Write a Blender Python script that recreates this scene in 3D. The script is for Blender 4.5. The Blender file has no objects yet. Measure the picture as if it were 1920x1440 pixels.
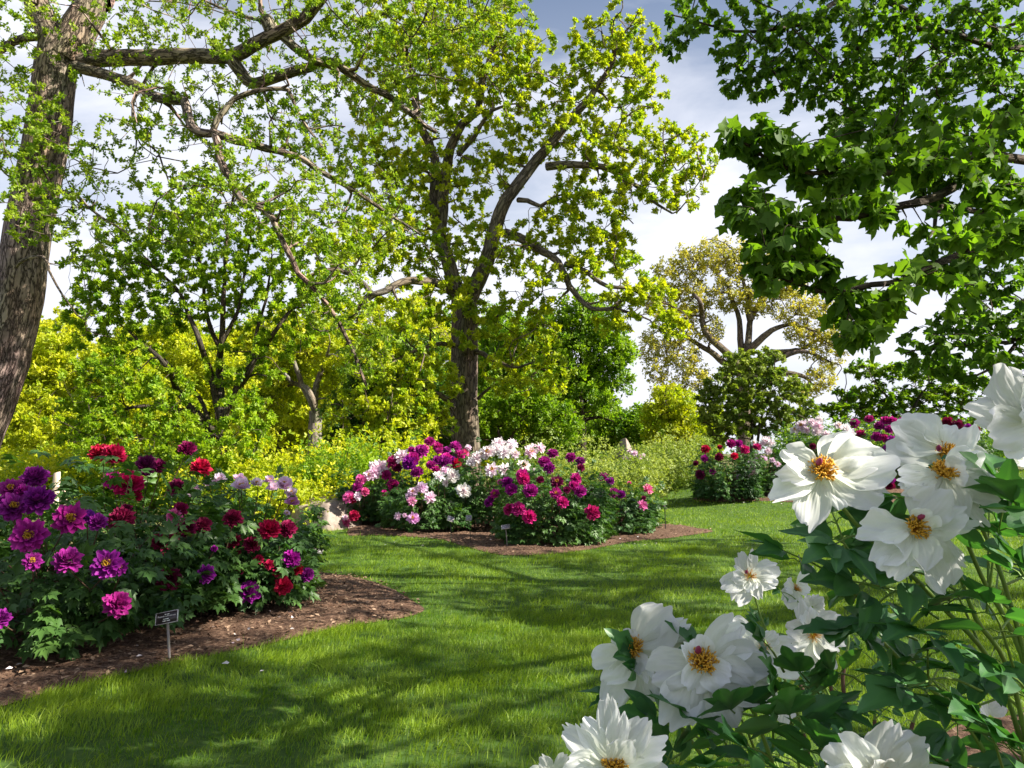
import bpy, math, random
import numpy as np
from mathutils import Vector, Matrix

# ------------------------------------------------------------------ camera, light, sky
scn = bpy.context.scene
COL = scn.collection
rad = math.radians
FPX = 1440.0                      # focal length in pixels of the 1920 wide photograph
PITCH = rad(5.16)
EYE = np.array([0.0, 0.0, 1.5])

cam_d = bpy.data.cameras.new("camera")
cam_d.sensor_width = 36.0
cam_d.lens = 36.0 * FPX / 1920.0
cam_d.clip_start = 0.05
cam_d.clip_end = 2000.0
cam = bpy.data.objects.new("camera", cam_d)
COL.objects.link(cam)
cam.location = EYE
cam.rotation_euler = (rad(90) + PITCH, 0, 0)
scn.camera = cam

SUN_AZ, SUN_EL = rad(103), rad(37)
SUNV = Vector((math.sin(SUN_AZ) * math.cos(SUN_EL), math.cos(SUN_AZ) * math.cos(SUN_EL), math.sin(SUN_EL)))
sun_d = bpy.data.lights.new("sun", 'SUN')
sun_d.energy = 5.0
sun_d.angle = rad(0.5)
sun_d.color = (1.0, 0.93, 0.80)
sun = bpy.data.objects.new("sun", sun_d)
COL.objects.link(sun)
sun.rotation_euler = (-SUNV).to_track_quat('-Z', 'Y').to_euler()
sun.location = (20, 2, 25)

world = bpy.data.worlds.new("World")
scn.world = world
world.use_nodes = True
wt = world.node_tree
wt.nodes.clear()
w_out = wt.nodes.new("ShaderNodeOutputWorld")
w_bg = wt.nodes.new("ShaderNodeBackground")
w_sky = wt.nodes.new("ShaderNodeTexSky")
w_sky.sky_type = 'NISHITA'
w_sky.sun_disc = False
w_sky.sun_elevation = SUN_EL
w_sky.sun_rotation = SUN_AZ
w_sky.air_density = 1.0
w_sky.dust_density = 1.0
w_sky.ozone_density = 3.0
w_tc = wt.nodes.new("ShaderNodeTexCoord")
w_map = wt.nodes.new("ShaderNodeMapping")
w_map.inputs['Scale'].default_value = (1.0, 1.0, 2.6)
w_map.inputs['Rotation'].default_value = (0.2, 0.35, 0.3)
w_n = wt.nodes.new("ShaderNodeTexNoise")
w_n.inputs['Scale'].default_value = 2.3
w_n.inputs['Detail'].default_value = 7
w_n.inputs['Roughness'].default_value = 0.56
w_n.inputs['Distortion'].default_value = 0.5
w_r = wt.nodes.new("ShaderNodeValToRGB")
w_r.color_ramp.elements[0].position = 0.40
w_r.color_ramp.elements[1].position = 0.70
w_sep = wt.nodes.new("ShaderNodeSeparateXYZ")
w_low = wt.nodes.new("ShaderNodeMapRange")          # cloud veil thickens towards the horizon
w_low.inputs['From Min'].default_value = 0.60
w_low.inputs['From Max'].default_value = 0.04
w_low.inputs['To Min'].default_value = 0.0
w_low.inputs['To Max'].default_value = 0.95
w_max = wt.nodes.new("ShaderNodeMath"); w_max.operation = 'ADD'; w_max.use_clamp = True
w_mul = wt.nodes.new("ShaderNodeMath"); w_mul.operation = 'MULTIPLY'; w_mul.inputs[1].default_value = 0.85
w_mix = wt.nodes.new("ShaderNodeMixRGB")
w_mix.inputs['Color2'].default_value = (7.2, 7.4, 8.2, 1)
wt.links.new(w_tc.outputs['Generated'], w_map.inputs['Vector'])
wt.links.new(w_map.outputs['Vector'], w_n.inputs['Vector'])
wt.links.new(w_n.outputs['Fac'], w_r.inputs['Fac'])
wt.links.new(w_tc.outputs['Generated'], w_sep.inputs['Vector'])
wt.links.new(w_sep.outputs['Z'], w_low.inputs['Value'])
wt.links.new(w_r.outputs['Color'], w_mul.inputs[0])
wt.links.new(w_mul.outputs[0], w_max.inputs[0])
wt.links.new(w_low.outputs['Result'], w_max.inputs[1])
wt.links.new(w_max.outputs[0], w_mix.inputs['Fac'])
wt.links.new(w_sky.outputs['Color'], w_mix.inputs['Color1'])
wt.links.new(w_mix.outputs['Color'], w_bg.inputs['Color'])
w_bg.inputs['Strength'].default_value = 0.05
wt.links.new(w_bg.outputs['Background'], w_out.inputs['Surface'])

scn.view_settings.view_transform = 'Standard'
scn.view_settings.look = 'None'
scn.view_settings.gamma = 1.0
scn.view_settings.exposure = 1.5
scn.cycles.max_bounces = 7
scn.cycles.diffuse_bounces = 4
scn.cycles.glossy_bounces = 2
scn.cycles.transmission_bounces = 5
scn.cycles.transparent_max_bounces = 4
scn.cycles.caustics_reflective = False
scn.cycles.caustics_refractive = False

# ------------------------------------------------------------------ helpers
cP, sP = math.cos(PITCH), math.sin(PITCH)


def ray(px, py):
    cx, cy = (px - 960.0) / FPX, (720.0 - py) / FPX
    return np.array([cx, cP - cy * sP, sP + cy * cP])


def at(px, py, d):
    """the point a distance d ahead of the viewpoint in the direction of a photo pixel"""
    r = ray(px, py)
    return EYE + r * (d / r[1])


def ss(t):
    t = np.clip(t, 0, 1)
    return t * t * (3 - 2 * t)


def hz(x, y):
    """height of the terrain"""
    x = np.asarray(x, float); y = np.asarray(y, float)
    h = 0.95 * ss((y - 15) / 12) * ss((x - 1) / 8)
    h = h + 0.02 * np.sin(x * 0.9 + 1.3) * np.sin(y * 0.7) + 0.012 * np.sin(x * 2.3 + y * 1.7)
    return h


def gp(px, py):
    """where a photo pixel meets the terrain"""
    r = ray(px, py)
    t0, t = 0.5, 0.5
    while t < 200:
        p = EYE + r * t
        if p[2] < hz(p[0], p[1]):
            break
        t *= 1.01
    return EYE + r * t


def unit(a):
    a = np.asarray(a, float)
    return a / np.maximum(np.linalg.norm(a, axis=-1, keepdims=True), 1e-9)


def build(name, V, polys, mat, parent=None, attrs=None, smooth=False, color=None):
    """one mesh object from vertices and a list of face arrays (each n x k)"""
    me = bpy.data.meshes.new(name)
    V = np.asarray(V, np.float32)
    me.vertices.add(len(V))
    me.vertices.foreach_set('co', V.ravel())
    polys = [np.asarray(p, np.int32) for p in polys if len(p)]
    loops = np.concatenate([p.ravel() for p in polys])
    counts = np.concatenate([np.full(len(p), p.shape[1], np.int32) for p in polys])
    starts = np.concatenate([[0], np.cumsum(counts)[:-1]]).astype(np.int32)
    me.loops.add(len(loops))
    me.loops.foreach_set('vertex_index', loops)
    me.polygons.add(len(counts))
    me.polygons.foreach_set('loop_start', starts)
    if smooth:
        me.polygons.foreach_set('use_smooth', np.ones(len(counts), bool))
    for k, a in (attrs or {}).items():
        a = np.asarray(a, np.float32)
        if a.ndim == 1:
            me.attributes.new(k, 'FLOAT', 'POINT').data.foreach_set('value', a)
        else:
            me.attributes.new(k, 'FLOAT_VECTOR', 'POINT').data.foreach_set('vector', a.ravel())
    me.update(calc_edges=True)
    if mat is not None:
        me.materials.append(mat)
    o = bpy.data.objects.new(name, me)
    COL.objects.link(o)
    if parent is not None:
        o.parent = parent
        o.matrix_parent_inverse = Matrix.Translation(-Vector(parent.location))
    if color is not None:
        o.color = (*color, 1)
    return o


def tag(o, label, cat, group=None, kind=None):
    if label: o['label'] = label
    if cat: o['category'] = cat
    if group: o['group'] = group
    if kind: o['kind'] = kind
    return o


def thing(name, loc, label, cat, group=None):
    o = bpy.data.objects.new(name, None)
    o.empty_display_size = 0.2
    COL.objects.link(o)
    o.location = loc
    return tag(o, label, cat, group)


# ------------------------------------------------------------------ materials
def new_mat(name):
    m = bpy.data.materials.new(name)
    m.use_nodes = True
    m.node_tree.nodes.clear()
    return m, m.node_tree.nodes, m.node_tree.links


def leaf_mat(name, c1, c2, trans=None, fac=0.42, rough=0.5, spec=0.35):
    """thin leaf: reflects c1..c2 (picked per leaf) and lets coloured light through"""
    m, N, L = new_mat(name)
    out = N.new("ShaderNodeOutputMaterial")
    at_ = N.new("ShaderNodeAttribute"); at_.attribute_name = 'tint'
    mix = N.new("ShaderNodeMixRGB")
    mix.inputs['Color1'].default_value = (*c1, 1); mix.inputs['Color2'].default_value = (*c2, 1)
    p = N.new("ShaderNodeBsdfPrincipled")
    p.inputs['Roughness'].default_value = rough
    p.inputs['Specular IOR Level'].default_value = spec
    t = N.new("ShaderNodeBsdfTranslucent")
    tm = N.new("ShaderNodeMixRGB"); tm.blend_type = 'MULTIPLY'; tm.inputs['Fac'].default_value = 1
    tm.inputs['Color2'].default_value = (*(trans or (1.5, 1.5, 0.6)), 1)
    ms = N.new("ShaderNodeMixShader"); ms.inputs['Fac'].default_value = fac
    L.new(at_.outputs['Fac'], mix.inputs['Fac'])
    L.new(mix.outputs['Color'], p.inputs['Base Color'])
    L.new(mix.outputs['Color'], tm.inputs['Color1'])
    L.new(tm.outputs['Color'], t.inputs['Color'])
    L.new(p.outputs[0], ms.inputs[1]); L.new(t.outputs[0], ms.inputs[2])
    L.new(ms.outputs[0], out.inputs['Surface'])
    return m


def bark_mat(name, dark, light, sc=14.0, bump=0.6):
    m, N, L = new_mat(name)
    out = N.new("ShaderNodeOutputMaterial")
    a = N.new("ShaderNodeAttribute"); a.attribute_name = 'bark'
    v = N.new("ShaderNodeTexVoronoi"); v.feature = 'DISTANCE_TO_EDGE'; v.inputs['Scale'].default_value = sc
    n = N.new("ShaderNodeTexNoise"); n.inputs['Scale'].default_value = sc * 1.6; n.inputs['Detail'].default_value = 6
    n2 = N.new("ShaderNodeTexNoise"); n2.inputs['Scale'].default_value = sc * 0.16; n2.inputs['Detail'].default_value = 3
    wv = N.new("ShaderNodeVectorMath"); wv.operation = 'MULTIPLY_ADD'
    wv.inputs[1].default_value = (0.15, 0.15, 0.15)
    r = N.new("ShaderNodeValToRGB")
    r.color_ramp.elements[0].position = 0.0; r.color_ramp.elements[0].color = (0, 0, 0, 1)
    r.color_ramp.elements[1].position = 0.16; r.color_ramp.elements[1].color = (1, 1, 1, 1)
    mu = N.new("ShaderNodeMath"); mu.operation = 'MULTIPLY'
    cr = N.new("ShaderNodeMixRGB")
    cr.inputs['Color1'].default_value = (*dark, 1); cr.inputs['Color2'].default_value = (*light, 1)
    hs = N.new("ShaderNodeMixRGB"); hs.blend_type = 'MULTIPLY'; hs.inputs['Fac'].default_value = 0.55
    b = N.new("ShaderNodeBump"); b.inputs['Strength'].default_value = bump; b.inputs['Distance'].default_value = 0.04
    p = N.new("ShaderNodeBsdfPrincipled"); p.inputs['Roughness'].default_value = 0.85
    p.inputs['Specular IOR Level'].default_value = 0.15
    L.new(a.outputs['Vector'], n.inputs['Vector']); L.new(a.outputs['Vector'], n2.inputs['Vector'])
    L.new(n.outputs['Color'], wv.inputs[0]); L.new(a.outputs['Vector'], wv.inputs[2])
    L.new(wv.outputs[0], v.inputs['Vector'])
    L.new(v.outputs['Distance'], r.inputs['Fac'])
    L.new(r.outputs['Color'], mu.inputs[0]); L.new(n.outputs['Fac'], mu.inputs[1])
    L.new(mu.outputs[0], cr.inputs['Fac'])
    L.new(cr.outputs['Color'], hs.inputs['Color1']); L.new(n2.outputs['Color'], hs.inputs['Color2'])
    L.new(hs.outputs['Color'], p.inputs['Base Color'])
    L.new(mu.outputs[0], b.inputs['Height']); L.new(b.outputs['Normal'], p.inputs['Normal'])
    L.new(p.outputs[0], out.inputs['Surface'])
    return m


def noise_mat(name, cols, scale, rough=0.9, bump=0.4, detail=8, dist=0.02):
    m, N, L = new_mat(name)
    out = N.new("ShaderNodeOutputMaterial")
    tc = N.new("ShaderNodeTexCoord")
    n = N.new("ShaderNodeTexNoise"); n.inputs['Scale'].default_value = scale; n.inputs['Detail'].default_value = detail
    n.inputs['Roughness'].default_value = 0.65
    r = N.new("ShaderNodeValToRGB")
    el = r.color_ramp.elements
    while len(el) < len(cols): el.new(0.5)
    for i, c in enumerate(cols):
        el[i].position = 0.3 + 0.4 * i / (len(cols) - 1); el[i].color = (*c, 1)
    p = N.new("ShaderNodeBsdfPrincipled"); p.inputs['Roughness'].default_value = rough
    p.inputs['Specular IOR Level'].default_value = 0.2
    b = N.new("ShaderNodeBump"); b.inputs['Strength'].default_value = bump; b.inputs['Distance'].default_value = dist
    L.new(tc.outputs['Object'], n.inputs['Vector']); L.new(n.outputs['Fac'], r.inputs['Fac'])
    L.new(r.outputs['Color'], p.inputs['Base Color'])
    L.new(n.outputs['Fac'], b.inputs['Height']); L.new(b.outputs['Normal'], p.inputs['Normal'])
    L.new(p.outputs[0], out.inputs['Surface'])
    return m


def flat_mat(name, c, rough=0.6, spec=0.3, metal=0):
    m, N, L = new_mat(name)
    out = N.new("ShaderNodeOutputMaterial")
    p = N.new("ShaderNodeBsdfPrincipled")
    n = N.new("ShaderNodeTexNoise"); n.inputs['Scale'].default_value = 30; n.inputs['Detail'].default_value = 5
    tc = N.new("ShaderNodeTexCoord")
    mx = N.new("ShaderNodeMixRGB"); mx.blend_type = 'MULTIPLY'; mx.inputs['Fac'].default_value = 0.35
    mx.inputs['Color1'].default_value = (*c, 1)
    L.new(tc.outputs['Object'], n.inputs['Vector']); L.new(n.outputs['Color'], mx.inputs['Color2'])
    L.new(mx.outputs['Color'], p.inputs['Base Color'])
    p.inputs['Roughness'].default_value = rough; p.inputs['Specular IOR Level'].default_value = spec
    p.inputs['Metallic'].default_value = metal
    L.new(p.outputs[0], out.inputs['Surface'])
    return m


def petal_mat(name, base_mul, tip_mul, fac=0.3, obj_color=True, col=(0.8, 0.8, 0.8)):
    """petal pigment runs from the base blotch to the rim ('along' = 0..1 on each petal)"""
    m, N, L = new_mat(name)
    out = N.new("ShaderNodeOutputMaterial")
    a = N.new("ShaderNodeAttribute"); a.attribute_name = 'along'
    t = N.new("ShaderNodeAttribute"); t.attribute_name = 'tint'
    if obj_color:
        oi = N.new("ShaderNodeObjectInfo"); src = oi.outputs['Color']
    else:
        rgb = N.new("ShaderNodeRGB"); rgb.outputs[0].default_value = (*col, 1); src = rgb.outputs[0]
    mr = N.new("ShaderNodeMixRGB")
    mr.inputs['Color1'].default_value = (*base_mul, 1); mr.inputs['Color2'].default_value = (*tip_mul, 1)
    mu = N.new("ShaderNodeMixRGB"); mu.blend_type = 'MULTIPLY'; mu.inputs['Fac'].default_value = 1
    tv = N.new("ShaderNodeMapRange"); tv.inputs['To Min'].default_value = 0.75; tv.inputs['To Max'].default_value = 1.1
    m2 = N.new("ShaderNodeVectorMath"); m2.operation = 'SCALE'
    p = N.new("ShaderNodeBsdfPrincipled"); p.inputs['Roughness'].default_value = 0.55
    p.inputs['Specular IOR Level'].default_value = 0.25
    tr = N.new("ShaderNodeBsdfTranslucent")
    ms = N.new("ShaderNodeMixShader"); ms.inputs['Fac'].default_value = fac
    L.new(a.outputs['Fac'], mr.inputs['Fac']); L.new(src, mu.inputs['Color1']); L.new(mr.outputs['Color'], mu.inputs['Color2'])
    L.new(t.outputs['Fac'], tv.inputs['Value']); L.new(mu.outputs['Color'], m2.inputs[0]); L.new(tv.outputs['Result'], m2.inputs['Scale'])
    L.new(m2.outputs[0], p.inputs['Base Color']); L.new(m2.outputs[0], tr.inputs['Color'])
    L.new(p.outputs[0], ms.inputs[1]); L.new(tr.outputs[0], ms.inputs[2]); L.new(ms.outputs[0], out.inputs['Surface'])
    return m


M = {}
M['oak_bark'] = bark_mat('oak_bark', (0.05, 0.035, 0.028), (0.70, 0.53, 0.43), 14.0, 0.9)
M['oak_bark_far'] = bark_mat('grey_brown_bark', (0.06, 0.045, 0.035), (0.40, 0.31, 0.24), 9.0, 0.8)
M['dark_bark'] = bark_mat('dark_bark', (0.03, 0.022, 0.018), (0.20, 0.15, 0.11), 16.0, 0.6)
M['pale_bark'] = bark_mat('pale_bark', (0.14, 0.11, 0.09), (0.55, 0.47, 0.38), 9.0, 0.5)
Y = (1.55, 1.65, 0.5)
M['oak_near_leaf'] = leaf_mat('oak_near_leaf', (0.09, 0.20, 0.016), (0.34, 0.42, 0.022), Y, 0.45)
M['oak_leaf'] = leaf_mat('oak_leaf', (0.15, 0.28, 0.014), (0.50, 0.50, 0.02), Y, 0.45)
M['maple_leaf'] = leaf_mat('maple_leaf', (0.045, 0.11, 0.014), (0.15, 0.27, 0.024), (1.75, 1.85, 0.5), 0.45, 0.55, 0.2)
M['mid_leaf'] = leaf_mat('mid_green_leaf', (0.10, 0.23, 0.013), (0.36, 0.45, 0.02), Y, 0.45)
M['green_leaf'] = leaf_mat('fresh_green_leaf', (0.08, 0.19, 0.012), (0.26, 0.37, 0.02), Y, 0.45)
M['yellow_leaf'] = leaf_mat('yellow_leaf', (0.22, 0.32, 0.012), (0.54, 0.52, 0.02), Y, 0.45)
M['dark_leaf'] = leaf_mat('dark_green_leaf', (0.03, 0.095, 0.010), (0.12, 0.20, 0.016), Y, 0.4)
M['bronze_leaf'] = leaf_mat('bronze_leaf', (0.24, 0.28, 0.04), (0.54, 0.50, 0.08), (1.5, 1.4, 0.7), 0.45)
M['layer_leaf'] = leaf_mat('layered_maple_leaf', (0.05, 0.14, 0.008), (0.22, 0.32, 0.014), Y, 0.45)
M['round_leaf'] = leaf_mat('round_tree_leaf', (0.08, 0.16, 0.018), (0.32, 0.38, 0.06), (1.3, 1.4, 0.5), 0.35)
M['pale_shrub'] = leaf_mat('pale_shrub_leaf', (0.12, 0.20, 0.03), (0.36, 0.42, 0.10), (1.4, 1.4, 0.6), 0.4)
M['peony_leaf'] = leaf_mat('peony_leaf', (0.030, 0.085, 0.022), (0.085, 0.17, 0.035), (1.6, 1.7, 0.5), 0.3, 0.45, 0.4)
M['near_leaf'] = leaf_mat('near_peony_leaf', (0.035, 0.115, 0.040), (0.075, 0.20, 0.055), (1.5, 1.8, 0.5), 0.28, 0.42, 0.45)
M['grass'] = leaf_mat('grass_blades', (0.065, 0.16, 0.011), (0.26, 0.36, 0.022), (1.6, 1.6, 0.5), 0.4, 0.5, 0.3)
M['stem_green'] = flat_mat('green_stem', (0.16, 0.26, 0.05), 0.5)
M['stem_brown'] = flat_mat('woody_stem', (0.12, 0.07, 0.045), 0.8)
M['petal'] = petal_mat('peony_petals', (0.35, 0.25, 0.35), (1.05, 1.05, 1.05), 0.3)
M['pale_petal'] = petal_mat('pale_petals', (0.94, 0.68, 0.82), (1.0, 1.0, 1.0), 0.35)
M['white_petal'] = petal_mat('white_petals', (0.95, 0.98, 0.80), (1, 1, 1), 0.46, False, (0.88, 0.89, 0.91))
M['stamen'] = petal_mat('stamens', (0.75, 0.42, 0.25), (1, 1, 1), 0.2, False, (0.80, 0.46, 0.05))
M['pistil'] = flat_mat('pistil', (0.28, 0.03, 0.10), 0.5)
M['mulch'] = noise_mat('bark_mulch', [(0.035, 0.020, 0.014), (0.11, 0.062, 0.04), (0.24, 0.155, 0.105)], 30, 0.95, 0.9, 10, 0.03)
M['chip'] = leaf_mat('wood_chip', (0.09, 0.048, 0.03), (0.34, 0.235, 0.16), (1, 1, 1), 0.0, 0.9, 0.1)
M['fallen'] = leaf_mat('fallen_petal', (0.55, 0.40, 0.48), (0.80, 0.76, 0.72), (1, 1, 1), 0.25, 0.7, 0.1)
M['ground'] = noise_mat('woodland_ground', [(0.05, 0.06, 0.02), (0.10, 0.10, 0.03), (0.16, 0.15, 0.05)], 1.3, 0.95, 0.5)
M['lawn'] = noise_mat('lawn_soil', [(0.025, 0.05, 0.008), (0.05, 0.10, 0.014), (0.09, 0.13, 0.02)], 9, 0.95, 0.6)
M['rock'] = noise_mat('granite', [(0.15, 0.115, 0.095), (0.27, 0.22, 0.185), (0.36, 0.31, 0.265)], 7, 0.85, 0.6, 10, 0.05)
M['plaque'] = flat_mat('dark_plaque', (0.035, 0.022, 0.024), 0.35, 0.5)
M['pale_plaque'] = flat_mat('pale_plaque', (0.34, 0.32, 0.37), 0.4, 0.5)
M['rim'] = flat_mat('pale_rim', (0.62, 0.58, 0.58), 0.4)
M['ink'] = flat_mat('white_lettering', (0.80, 0.76, 0.72), 0.5)
M['dark_ink'] = flat_mat('grey_lettering', (0.14, 0.12, 0.16), 0.5)
M['stake'] = flat_mat('grey_stake', (0.30, 0.27, 0.26), 0.6)
M['dark_stake'] = flat_mat('dark_stake', (0.03, 0.03, 0.03), 0.5)
M['post'] = flat_mat('weathered_post', (0.66, 0.55, 0.42), 0.9)


# ------------------------------------------------------------------ branches and leaves
def catmull(pts, step):
    pts = np.asarray(pts, float)
    if len(pts) == 2:
        n = max(2, int(np.linalg.norm(pts[1] - pts[0]) / step) + 1)
        return pts[0] + (pts[1] - pts[0]) * np.linspace(0, 1, n)[:, None]
    P = np.vstack([2 * pts[0] - pts[1], pts, 2 * pts[-1] - pts[-2]])
    out = []
    for i in range(1, len(P) - 2):
        n = max(2, int(np.linalg.norm(P[i + 1] - P[i]) / step) + 1)
        t = np.linspace(0, 1, n, endpoint=False)[:, None]
        a, b, c, d = P[i - 1], P[i], P[i + 1], P[i + 2]
        out.append(0.5 * (2 * b + (c - a) * t + (2 * a - 5 * b + 4 * c - d) * t ** 2 + (3 * b - a - 3 * c + d) * t ** 3))
    out.append(P[-2][None])
    return np.vstack(out)


def tube_arrays(lines, thick=1.0):
    """many round tapering branches as one vertex/quad set; lines = [(points, radii)]"""
    groups = {}
    for p, r in lines:
        m = r.max() / thick
        k = 16 if m > 0.16 else 9 if m > 0.05 else 5 if m > 0.015 else 3
        groups.setdefault((len(p), k), []).append((p, r))
    Vs, Qs, Bs, off = [], [], [], 0
    for (n, k), ls in groups.items():
        P = np.stack([a for a, _ in ls]); R = np.stack([b for _, b in ls])
        T = np.gradient(P, axis=1); T = unit(T)
        mean = np.abs(T.mean(1))
        ref = np.zeros((len(ls), 3)); ref[np.arange(len(ls)), mean.argmin(1)] = 1
        A = unit(np.cross(T, ref[:, None, :])); B = np.cross(T, A)
        th = np.arange(k) * 2 * np.pi / k
        ring = A[:, :, None, :] * np.cos(th)[None, None, :, None] + B[:, :, None, :] * np.sin(th)[None, None, :, None]
        rr = R[:, :, None, None]
        if k == 16:
            rr = rr * (1 + 0.045 * np.sin(th * 5 + 0.7)[None, None, :, None] + 0.03 * np.sin(th * 3 + 2)[None, None, :, None])
        V = P[:, :, None, :] + ring * rr
        s = np.concatenate([np.zeros((len(ls), 1)), np.cumsum(np.linalg.norm(np.diff(P, axis=1), axis=2), axis=1)], 1)
        br = np.stack(np.broadcast_arrays(np.cos(th)[None, None] * R[:, :, None], np.sin(th)[None, None] * R[:, :, None],
                                          (s * 0.25)[:, :, None] + np.arange(len(ls))[:, None, None] * 0.37), -1)
        i0 = (np.arange(len(ls)) * n * k)[:, None, None] + (np.arange(n - 1) * k)[None, :, None] + np.arange(k)[None, None]
        i1 = (np.arange(len(ls)) * n * k)[:, None, None] + (np.arange(n - 1) * k)[None, :, None] + ((np.arange(k) + 1) % k)[None, None]
        Q = np.stack([i0, i1, i1 + k, i0 + k], -1).reshape(-1, 4) + off
        Vs.append(V.reshape(-1, 3)); Qs.append(Q); Bs.append(br.reshape(-1, 3)); off += V.size // 3
    return np.concatenate(Vs), np.concatenate(Qs), np.concatenate(Bs)


class Skeleton:
    def __init__(s, seed):
        s.g = np.random.default_rng(seed)
        s.P = np.zeros((90000, 3)); s.D = np.zeros((90000, 3)); s.R = np.zeros(90000); s.n = 0
        s.lines = []; s.tips = []

    def put(s, pts, radii):
        k = len(pts)
        d = unit(np.gradient(pts, axis=0))
        s.P[s.n:s.n + k] = pts; s.D[s.n:s.n + k] = d; s.R[s.n:s.n + k] = radii; s.n += k
        s.lines.append((pts, radii))

    def limb(s, pts, r0, r1, step=0.3, wig=0.03, power=1.0):
        q = catmull(pts, step)
        n = len(q)
        w = s.g.normal(0, wig, (n, 3)); w[0] = 0
        w = (w + np.roll(w, 1, 0) + np.roll(w, -1, 0)) / 2; w[0] = 0
        r = r1 + (r0 - r1) * (1 - np.linspace(0, 1, n)) ** power
        s.put(q + w, r)

    def grow(s, targets, rmax, rtip, step, wig=0.08, arch=0.15, bias=0.35, keep=False, nmax=9):
        g = s.g
        first = s.n
        d0 = np.array([np.sqrt(((s.P[:s.n] - t) ** 2).sum(1).min()) for t in targets])
        for t in np.asarray(targets)[np.argsort(d0)]:
            v = t - s.P[:s.n]
            dist = np.sqrt((v ** 2).sum(1)) + 1e-6
            cosv = (v * s.D[:s.n]).sum(1) / dist
            i = int((dist * (1 + bias * (1 - cosv))).argmin())
            a = s.P[i].copy(); L = dist[i]
            if L < step * 0.4: continue
            b = a + s.D[i] * L * 0.38 + np.array([0, 0, arch * L])
            n = int(min(nmax, max(3, math.ceil(L / step) + 1)))
            u = np.linspace(0, 1, n)[:, None]
            p = (1 - u) ** 2 * a + 2 * u * (1 - u) * b + u ** 2 * t
            p[1:-1] += g.normal(0, wig * L / n ** 0.5, (n - 2, 3))
            r0 = min(rmax, s.R[i] * 0.8)
            r = r0 + (rtip - r0) * np.linspace(0, 1, n) ** 0.8
            s.put(p, np.maximum(r, rtip))
            if keep: s.tips.append((p, L))
        return s


def blob_points(g, blobs, d, n, depth=1.0, shell=0.35, flat=1.0):
    """points inside crown masses given as (px, py, radius px, depth offset m[, world depth radius])"""
    w = np.array([b[2] ** 2.0 for b in blobs], float); w /= w.sum()
    c = g.choice(len(blobs), n, p=w)
    v = unit(g.normal(size=(n, 3))) * (g.random((n, 1)) ** shell)
    C = np.array([at(b[0], b[1], d + b[3]) for b in blobs])
    R = np.array([b[2] * (d + b[3]) / FPX for b in blobs])
    RY = np.array([(b[4] if len(b) > 4 else r * depth) for b, r in zip(blobs, R)])
    p = C[c] + v * np.stack([R[c], RY[c], R[c] * flat], 1)
    return p, c


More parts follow.
